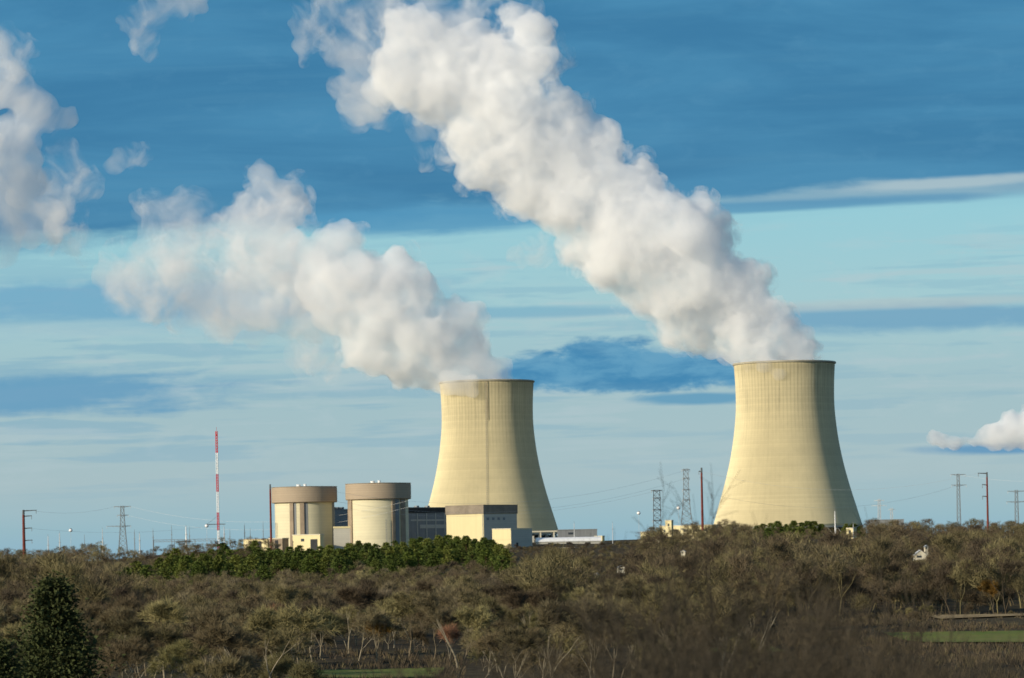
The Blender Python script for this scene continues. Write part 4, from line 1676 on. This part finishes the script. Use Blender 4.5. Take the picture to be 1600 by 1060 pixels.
SAPS = []
for seed, h, n, sp in ((81, 10, 6, .07), (82, 9, 11, .19), (83, 9.5, 7, .07)):
    r = proto('bare_sapling', *make_sapling(seed, h, n, sp))
    SAPS.append([r, True, max(v.co.z for ch in r.children for v in ch.data.vertices)])
SAP = [(1085, 724, 105, 0, 'blurred bare sapling rising in front of the tall red-brown pole'),
       (1026, 822, 99, 2, 'blurred bare sapling before the shorter lattice mast'),
       (1160, 862, 89, 1, 'blurred thicket shoots left of the right cooling tower foot'),
       (1240, 850, 99, 1, 'blurred bare thicket below the right cooling tower'),
       (1385, 790, 122, 2, 'thin blurred sapling just right of the right cooling tower'),
       (1400, 890, 95, 1, 'low blurred thicket left of the green field'),
       (1490, 955, 75, 1, 'low blurred twigs before the green field'),
       (1590, 950, 79, 1, 'low blurred twigs at the bottom right corner'),
       (950, 870, 99, 1, 'blurred bare shoots at the bottom right of centre'),
       (860, 925, 105, 2, 'blurred twigs below the gap between the towers'),
       (760, 960, 108, 1, 'low blurred twigs at bottom centre'),
       (640, 945, 115, 2, 'slanting blurred bare shoots left of bottom centre'),
       (1080, 800, 79, 1, 'dense dark blurred thicket at bottom right of centre'),
       (1030, 855, 72, 1, 'dark blurred thicket left of the dense dark one'),
       (1190, 860, 75, 1, 'dark blurred thicket at the bottom below the right tower'),
       (1300, 885, 79, 1, 'dark blurred twigs along the bottom edge left of the field'),
       (1360, 930, 69, 1, 'dark low blurred brush before the green field'),
       (1120, 905, 66, 1, 'lowest dark blurred brush at the bottom edge'),
       (1435, 955, 69, 1, 'dark low blurred brush under the green field'),
       (1535, 965, 66, 1, 'dark low blurred brush at the right end of the bottom edge'),
       (980, 945, 69, 1, 'dark low blurred brush at the bottom between the towers'),
       (1270, 930, 74, 1, 'dark blurred brush at the bottom below the right foot of the right tower'),
       (1330, 955, 82, 1, 'dark blurred brush left of the near field corner'),
       (1400, 975, 62, 1, 'dark blurred brush at the bottom below the left end of the field'),
       (1480, 985, 64, 1, 'dark blurred brush at the bottom below the middle of the field'),
       (1215, 985, 62, 1, 'dark blurred brush lowest at the bottom below the right tower'),
       (900, 970, 72, 1, 'lowest blurred brush left of the dark thicket'),
       (700, 985, 80, 1, 'dark blurred shoots at the bottom between the green strip and the centre'),
       (815, 975, 74, 1, 'dark blurred shoots at the bottom below the left tower foot'),
       (1060, 960, 70, 1, 'dark blurred shoots at the bottom below the lattice masts'),
       (1155, 950, 72, 1, 'dark blurred shoots at the bottom left of the right tower'),
       (560, 1010, 78, 1, 'dark blurred shoots at the very bottom before the green strip'),
       (1450, 1015, 72, 1, 'dark blurred shoots at the very bottom below the field'),
       (1560, 1005, 76, 1, 'dark blurred shoots at the bottom right below the field')]
for px, yt, D, k, lab in SAP:
    p = SAPS[k]
    if p[1]:
        o, p[1] = p[0], False
    else:
        o = copy_tree(p[0])
    c = at(px, yt, D)
    gx = ground(c.x, D)
    s = (c.z - gx) / p[2]
    o.location = (c.x, D, gx)
    o.scale = (s, s, s)
    o.rotation_euler = (0, 0, rng.uniform(0, 6.28))
    tag(o, lab, 'sapling', 'blurred saplings close to the camera')

# ------------------------------------------------------------------ steam and clouds
def puff_mesh(name, spheres, D, voxel, seed, mat, kids=13, grand=5, depth_k=0.45, rough=1.0, grow_k=1.0):
    """billowing hull: spheres sprout smaller spheres, all fused into one closed skin. spheres: (px, py, radius px[, depth in px])"""
    r = random.Random(seed)
    s = mpp(D)
    balls = []
    for it in spheres:
        px, py, rp = it[:3]
        dz = it[3] if len(it) > 3 else r.uniform(-1, 1) * rp * depth_k
        c = at(px, py, D)
        c.y += dz * s
        R0 = rp * s * 0.88 * grow_k
        balls.append((c, R0))
        for _ in range(kids):
            d = Vector((r.gauss(0, 1), r.gauss(0, 1), r.gauss(0, 1))).normalized()
            R1 = R0 * r.uniform(0.26, 0.5)
            c1 = c + d * (R0 * r.uniform(0.72, 0.95))
            balls.append((c1, R1))
            for _ in range(grand):
                d2 = (d * 0.6 + Vector((r.gauss(0, 1), r.gauss(0, 1), r.gauss(0, 1))).normalized()).normalized()
                R2 = R1 * r.uniform(0.28, 0.55)
                if R2 > voxel * 1.1:
                    balls.append((c1 + d2 * R1 * r.uniform(0.75, 1.0), R2))
    bm = bmesh.new()
    bmesh.ops.create_icosphere(bm, subdivisions=2, radius=1.0)
    bm.verts.ensure_lookup_table()
    sv = np.array([v.co[:] for v in bm.verts])
    sf = np.array([[v.index for v in f.verts] for f in bm.faces], np.int32)
    bm.free()
    o0 = balls[0][0].copy()
    V = np.concatenate([sv * R_ + np.array((c - o0)[:]) for c, R_ in balls])
    T = np.concatenate([sf + i * len(sv) for i in range(len(balls))])
    me = np_mesh('hull', V, T, mat)
    tmp = bpy.data.objects.new('tmp', me)
    COL.objects.link(tmp)
    md = tmp.modifiers.new('r', 'REMESH')
    md.mode = 'VOXEL'
    md.voxel_size = voxel
    md.adaptivity = 0
    dg = bpy.context.evaluated_depsgraph_get()
    ev = tmp.evaluated_get(dg)
    out = bpy.data.meshes.new_from_object(ev)
    COL.objects.unlink(tmp)
    bpy.data.objects.remove(tmp)
    out.name = name
    n = len(out.vertices)
    co = np.empty(n * 3, np.float32)
    out.vertices.foreach_get('co', co)
    no = np.empty(n * 3, np.float32)
    out.vertex_normals.foreach_get('vector', no)
    co, no = co.reshape(-1, 3), no.reshape(-1, 3)
    amp = voxel * 2.2 * rough
    f1, f2 = 1 / (voxel * 11), 1 / (voxel * 4.2)
    h = np.array([mnoise.noise(Vector(p) * f1) * 1.3 + mnoise.noise(Vector(p) * f2) * 0.7 for p in co.tolist()], np.float32)
    co = co + no * (h * amp)[:, None]
    out.vertices.foreach_set('co', co.ravel())
    out.polygons.foreach_set('use_smooth', [True] * len(out.polygons))
    out.materials.clear()
    out.materials.append(mat)
    out.update()
    # fuse the displaced skin again and keep its one outer piece
    tmp = bpy.data.objects.new('tmp', out)
    COL.objects.link(tmp)
    md = tmp.modifiers.new('r', 'REMESH')
    md.mode = 'VOXEL'
    md.voxel_size = voxel * 0.9
    dg = bpy.context.evaluated_depsgraph_get()
    out2 = bpy.data.meshes.new_from_object(tmp.evaluated_get(dg))
    COL.objects.unlink(tmp)
    bpy.data.objects.remove(tmp)
    bpy.data.meshes.remove(out)
    out = out2
    out.name = name
    bm = bmesh.new()
    bm.from_mesh(out)
    bm.verts.ensure_lookup_table()
    seen = [False] * len(bm.verts)
    best = []
    for v0 in bm.verts:
        if seen[v0.index]:
            continue
        seen[v0.index] = True
        comp, stack = [], [v0]
        while stack:
            v = stack.pop()
            comp.append(v)
            for e in v.link_edges:
                w = e.other_vert(v)
                if not seen[w.index]:
                    seen[w.index] = True
                    stack.append(w)
        if len(comp) > len(best):
            best = comp
    keep = set(v.index for v in best)
    bmesh.ops.delete(bm, geom=[v for v in bm.verts if v.index not in keep], context='VERTS')
    bm.to_mesh(out)
    bm.free()
    out.polygons.foreach_set('use_smooth', [True] * len(out.polygons))
    out.materials.clear()
    out.materials.append(mat)
    out.update()
    o = bpy.data.objects.new(name, out)
    COL.objects.link(o)
    o.location = o0
    print(name, 'balls', len(balls), 'verts', n)
    return o


def wisp(parent, spheres, D, voxel, seed, mat, name='wisp', **kw):
    w = puff_mesh(name, spheres, D, voxel, seed, mat, **kw)
    w.parent = parent
    w.matrix_parent_inverse = Matrix.Translation(parent.location).inverted()
    return w


ST_CORE = steam_material('steam', 0.056, 0.28, 0.58, 0.024, (1, 1, 1), 0.0, 0.10)
ST_FUZZ = steam_material('steam_fuzz', 0.060, 0.46, 0.64, 0.095, (1, 1, 1), 0.0, 0.0)
ST_VEIL = steam_material('steam_veil', 0.010, 0.30, 0.70, 0.016, (1, 1, 1), 0.0, 0.08)
ST_FRINGE = steam_material('steam_fringe', 0.045, 0.50, 0.68, 0.045, (1, 1, 1), 0.0, 0.0)
ST_THIN = steam_material('thin_steam', 0.034, 0.42, 0.66, 0.022, (1, 1, 1), 0.0, 0.0)
ST_WISP = steam_material('steam_wisp', 0.034, 0.44, 0.68, 0.030, (1, 1, 1), 0.0, 0.0)
ST_CLOUD = steam_material('cloud', 0.040, 0.30, 0.62, 0.010, (1, 1, 1), 0.0, 0.25)

plume_r = [(1226, 590, 62, 0), (1180, 572, 26, -30), (1200, 566, 30, -20), (1255, 562, 26, 0), (1240, 545, 40, 0), (1190, 543, 42), (1140, 528, 36), (1220, 508, 36), (1165, 492, 58), (1105, 505, 44), (1062, 503, 38),
           (1172, 440, 36), (1120, 442, 62), (1052, 458, 52), (1000, 455, 36), (1118, 368, 38), (1132, 348, 20), (1072, 382, 66), (1002, 402, 58), (950, 412, 46),
           (1090, 334, 34), (1040, 342, 52), (962, 362, 68), (908, 395, 34), (1000, 305, 48), (950, 302, 62), (892, 322, 56), (850, 314, 40),
           (938, 236, 42), (950, 203, 18), (890, 242, 70), (812, 300, 44), (820, 242, 60), (770, 262, 48), (738, 272, 28), (872, 182, 46), (802, 182, 72), (730, 216, 46),
           (832, 112, 46), (832, 55, 40), (803, 30, 28), (762, 105, 72), (700, 152, 56), (690, 92, 62), (625, 122, 50), (640, 55, 50)]
p = puff_mesh('steam_plume', plume_r, 3000, 2.4, 201, ST_CORE)
tag(p, 'larger thick white steam plume rising from the right cooling tower to the top edge', 'steam plume', 'steam plumes from the cooling towers')
wisp(p, plume_r[8:], 3000, 3.0, 206, ST_FRINGE, 'vapour_fringe', grow_k=1.13, rough=1.5)
wisp(p, plume_r[4:], 3000, 2.4, 208, ST_FUZZ, 'vapour_fringe', grow_k=1.05, rough=1.3)
wisp(p, [(600, 90, 46), (575, 160, 38), (555, 190, 24), (580, 30, 50), (535, 70, 40), (660, 195, 32), (545, 140, 26), (690, 20, 46), (600, -10, 50), (520, 20, 40), (715, -5, 30), (735, 20, 24)], 3010, 2.6, 202, ST_THIN, kids=14, grow_k=1.2)
wisp(p, [(480, 25, 24), (465, 40, 16), (500, 60, 22), (478, 75, 16), (474, 100, 12)], 3010, 2.0, 203, ST_WISP, kids=14, grow_k=1.2)
wisp(p, [(660, 255, 15), (672, 240, 14), (655, 238, 12)], 3010, 1.8, 205, ST_WISP, kids=14, grow_k=1.2)
wisp(p, [(885, 92, 16), (870, 60, 16), (878, 76, 16), (868, 100, 16)], 3010, 1.8, 207, ST_WISP, kids=14, grow_k=1.2)
wisp(p, [(832, 392, 24), (810, 400, 16), (855, 375, 20)], 3010, 2.0, 204, ST_WISP, kids=14, grow_k=1.2)

plume_l = [(760, 622, 54, 0), (716, 606, 16, -62), (740, 603, 18, -62), (700, 600, 15, -55), (795, 596, 16, 0), (771, 578, 24, 0), (738, 582, 30), (702, 587, 30), (672, 578, 32), (625, 572, 30), (736, 492, 26), (726, 522, 32), (702, 494, 26),
           (692, 542, 42), (650, 522, 46), (602, 534, 42), (562, 545, 34), (652, 455, 42), (612, 434, 46), (600, 482, 52), (552, 444, 60), (522, 484, 44), (546, 372, 22),
           (522, 384, 36), (500, 424, 46), (456, 292, 18), (413, 277, 22), (440, 322, 42), (402, 342, 46), (362, 346, 32), (432, 392, 52), (382, 402, 46), (468, 444, 40), (722, 556, 36), (640, 572, 34), (690, 565, 36), (742, 545, 30), (590, 560, 30)]
p = puff_mesh('steam_plume', plume_l, 3224, 2.4, 211, grow_k=1.06, mat=steam_material('softer_steam', 0.060, 0.30, 0.60, 0.022, (1, 1, 1), 0.0, 0.15, 1.0, (-235, -115, 0.26)))
tag(p, 'smaller greyer steam plume drifting left from the left cooling tower', 'steam plume', 'steam plumes from the cooling towers')
wisp(p, plume_l[9:], 3224, 3.0, 216, ST_FRINGE, 'vapour_fringe', grow_k=1.17, rough=1.5)
wisp(p, [(470, 470, 60), (420, 460, 62), (370, 450, 58), (320, 445, 56), (270, 440, 52), (225, 435, 46), (190, 440, 34), (300, 390, 50), (255, 385, 40), (240, 340, 26), (285, 345, 36), (345, 390, 44), (350, 495, 40), (410, 500, 40), (290, 480, 40), (520, 520, 44), (490, 555, 30)], 3240, 3.0, 217, ST_VEIL, 'vapour_veil', kids=12, grow_k=1.1, rough=1.5)
wisp(p, [(422, 455, 44), (366, 445, 42), (330, 452, 44), (360, 485, 34), (300, 440, 42), (290, 480, 34), (340, 500, 30), (320, 400, 40), (270, 395, 36), (480, 500, 30), (440, 485, 36), (400, 480, 34)], 3230, 2.8, 212, ST_THIN, kids=14, grow_k=1.2)
wisp(p, [(250, 432, 50), (200, 422, 42), (190, 450, 30), (258, 355, 30), (255, 390, 30), (236, 320, 24), (292, 332, 34), (275, 345, 30), (240, 470, 36), (310, 360, 30)], 3230, 2.6, 213, ST_WISP, kids=14, grow_k=1.2)
wisp(p, [(482, 545, 24), (494, 570, 20), (520, 580, 20), (500, 535, 24)], 3230, 2.0, 214, ST_WISP, kids=14, grow_k=1.2)

cl = puff_mesh('steam_cloud', [(0, 130, 52), (60, 172, 42), (95, 185, 26), (18, 225, 52), (30, 300, 54), (60, 335, 44), (-5, 365, 44), (40, 362, 30), (-10, 80, 36), (-40, 250, 60), (-45, 340, 60)], 3300, 3.0, 221,
               steam_material('drifted_steam', 0.036, 0.32, 0.64, 0.018, (1, 1, 1), 0.0, 0.06))
tag(cl, 'detached white steam cloud at the left edge', 'cloud')
wisp(cl, [(110, 280, 38), (100, 245, 28), (140, 285, 24), (85, 320, 30), (95, 370, 32), (125, 385, 28), (105, 345, 28)], 3300, 2.6, 222, ST_WISP, kids=14, grow_k=1.2)
wisp(cl, [(35, 70, 22), (22, 90, 24), (30, 110, 20), (10, 60, 20)], 3300, 2.0, 226, ST_WISP, kids=14, grow_k=1.2)
cl = puff_mesh('cloud_wisp', [(212, 240, 18), (192, 246, 16), (228, 236, 14), (180, 258, 14)], 3300, 1.8, 223, ST_WISP, kids=14, grow_k=1.25)
tag(cl, 'small faint wisp of cloud between the left cloud and the smaller plume', 'cloud')
cl = puff_mesh('cloud_wisp', [(215, 40, 22), (225, 65, 20), (238, 14, 26), (270, 4, 26), (300, 0, 20), (205, 30, 16), (232, 84, 14)], 3300, 1.8, 224, ST_WISP, kids=14, grow_k=1.25)
tag(cl, 'faint wisp of cloud at the top left edge of the sky', 'cloud')
cl = puff_mesh('cumulus_cloud', [(1460, 684, 15), (1475, 689, 11), (1490, 691, 10), (1505, 690, 11), (1520, 688, 13), (1535, 685, 15), (1555, 678, 20), (1582, 668, 26), (1610, 664, 32), (1560, 690, 12), (1580, 690, 14), (1600, 690, 16), (1447, 690, 8)], 9000, 5.5, 225, ST_CLOUD, kids=14)
tag(cl, 'small pinkish cumulus low in the sky at the right edge', 'cloud')
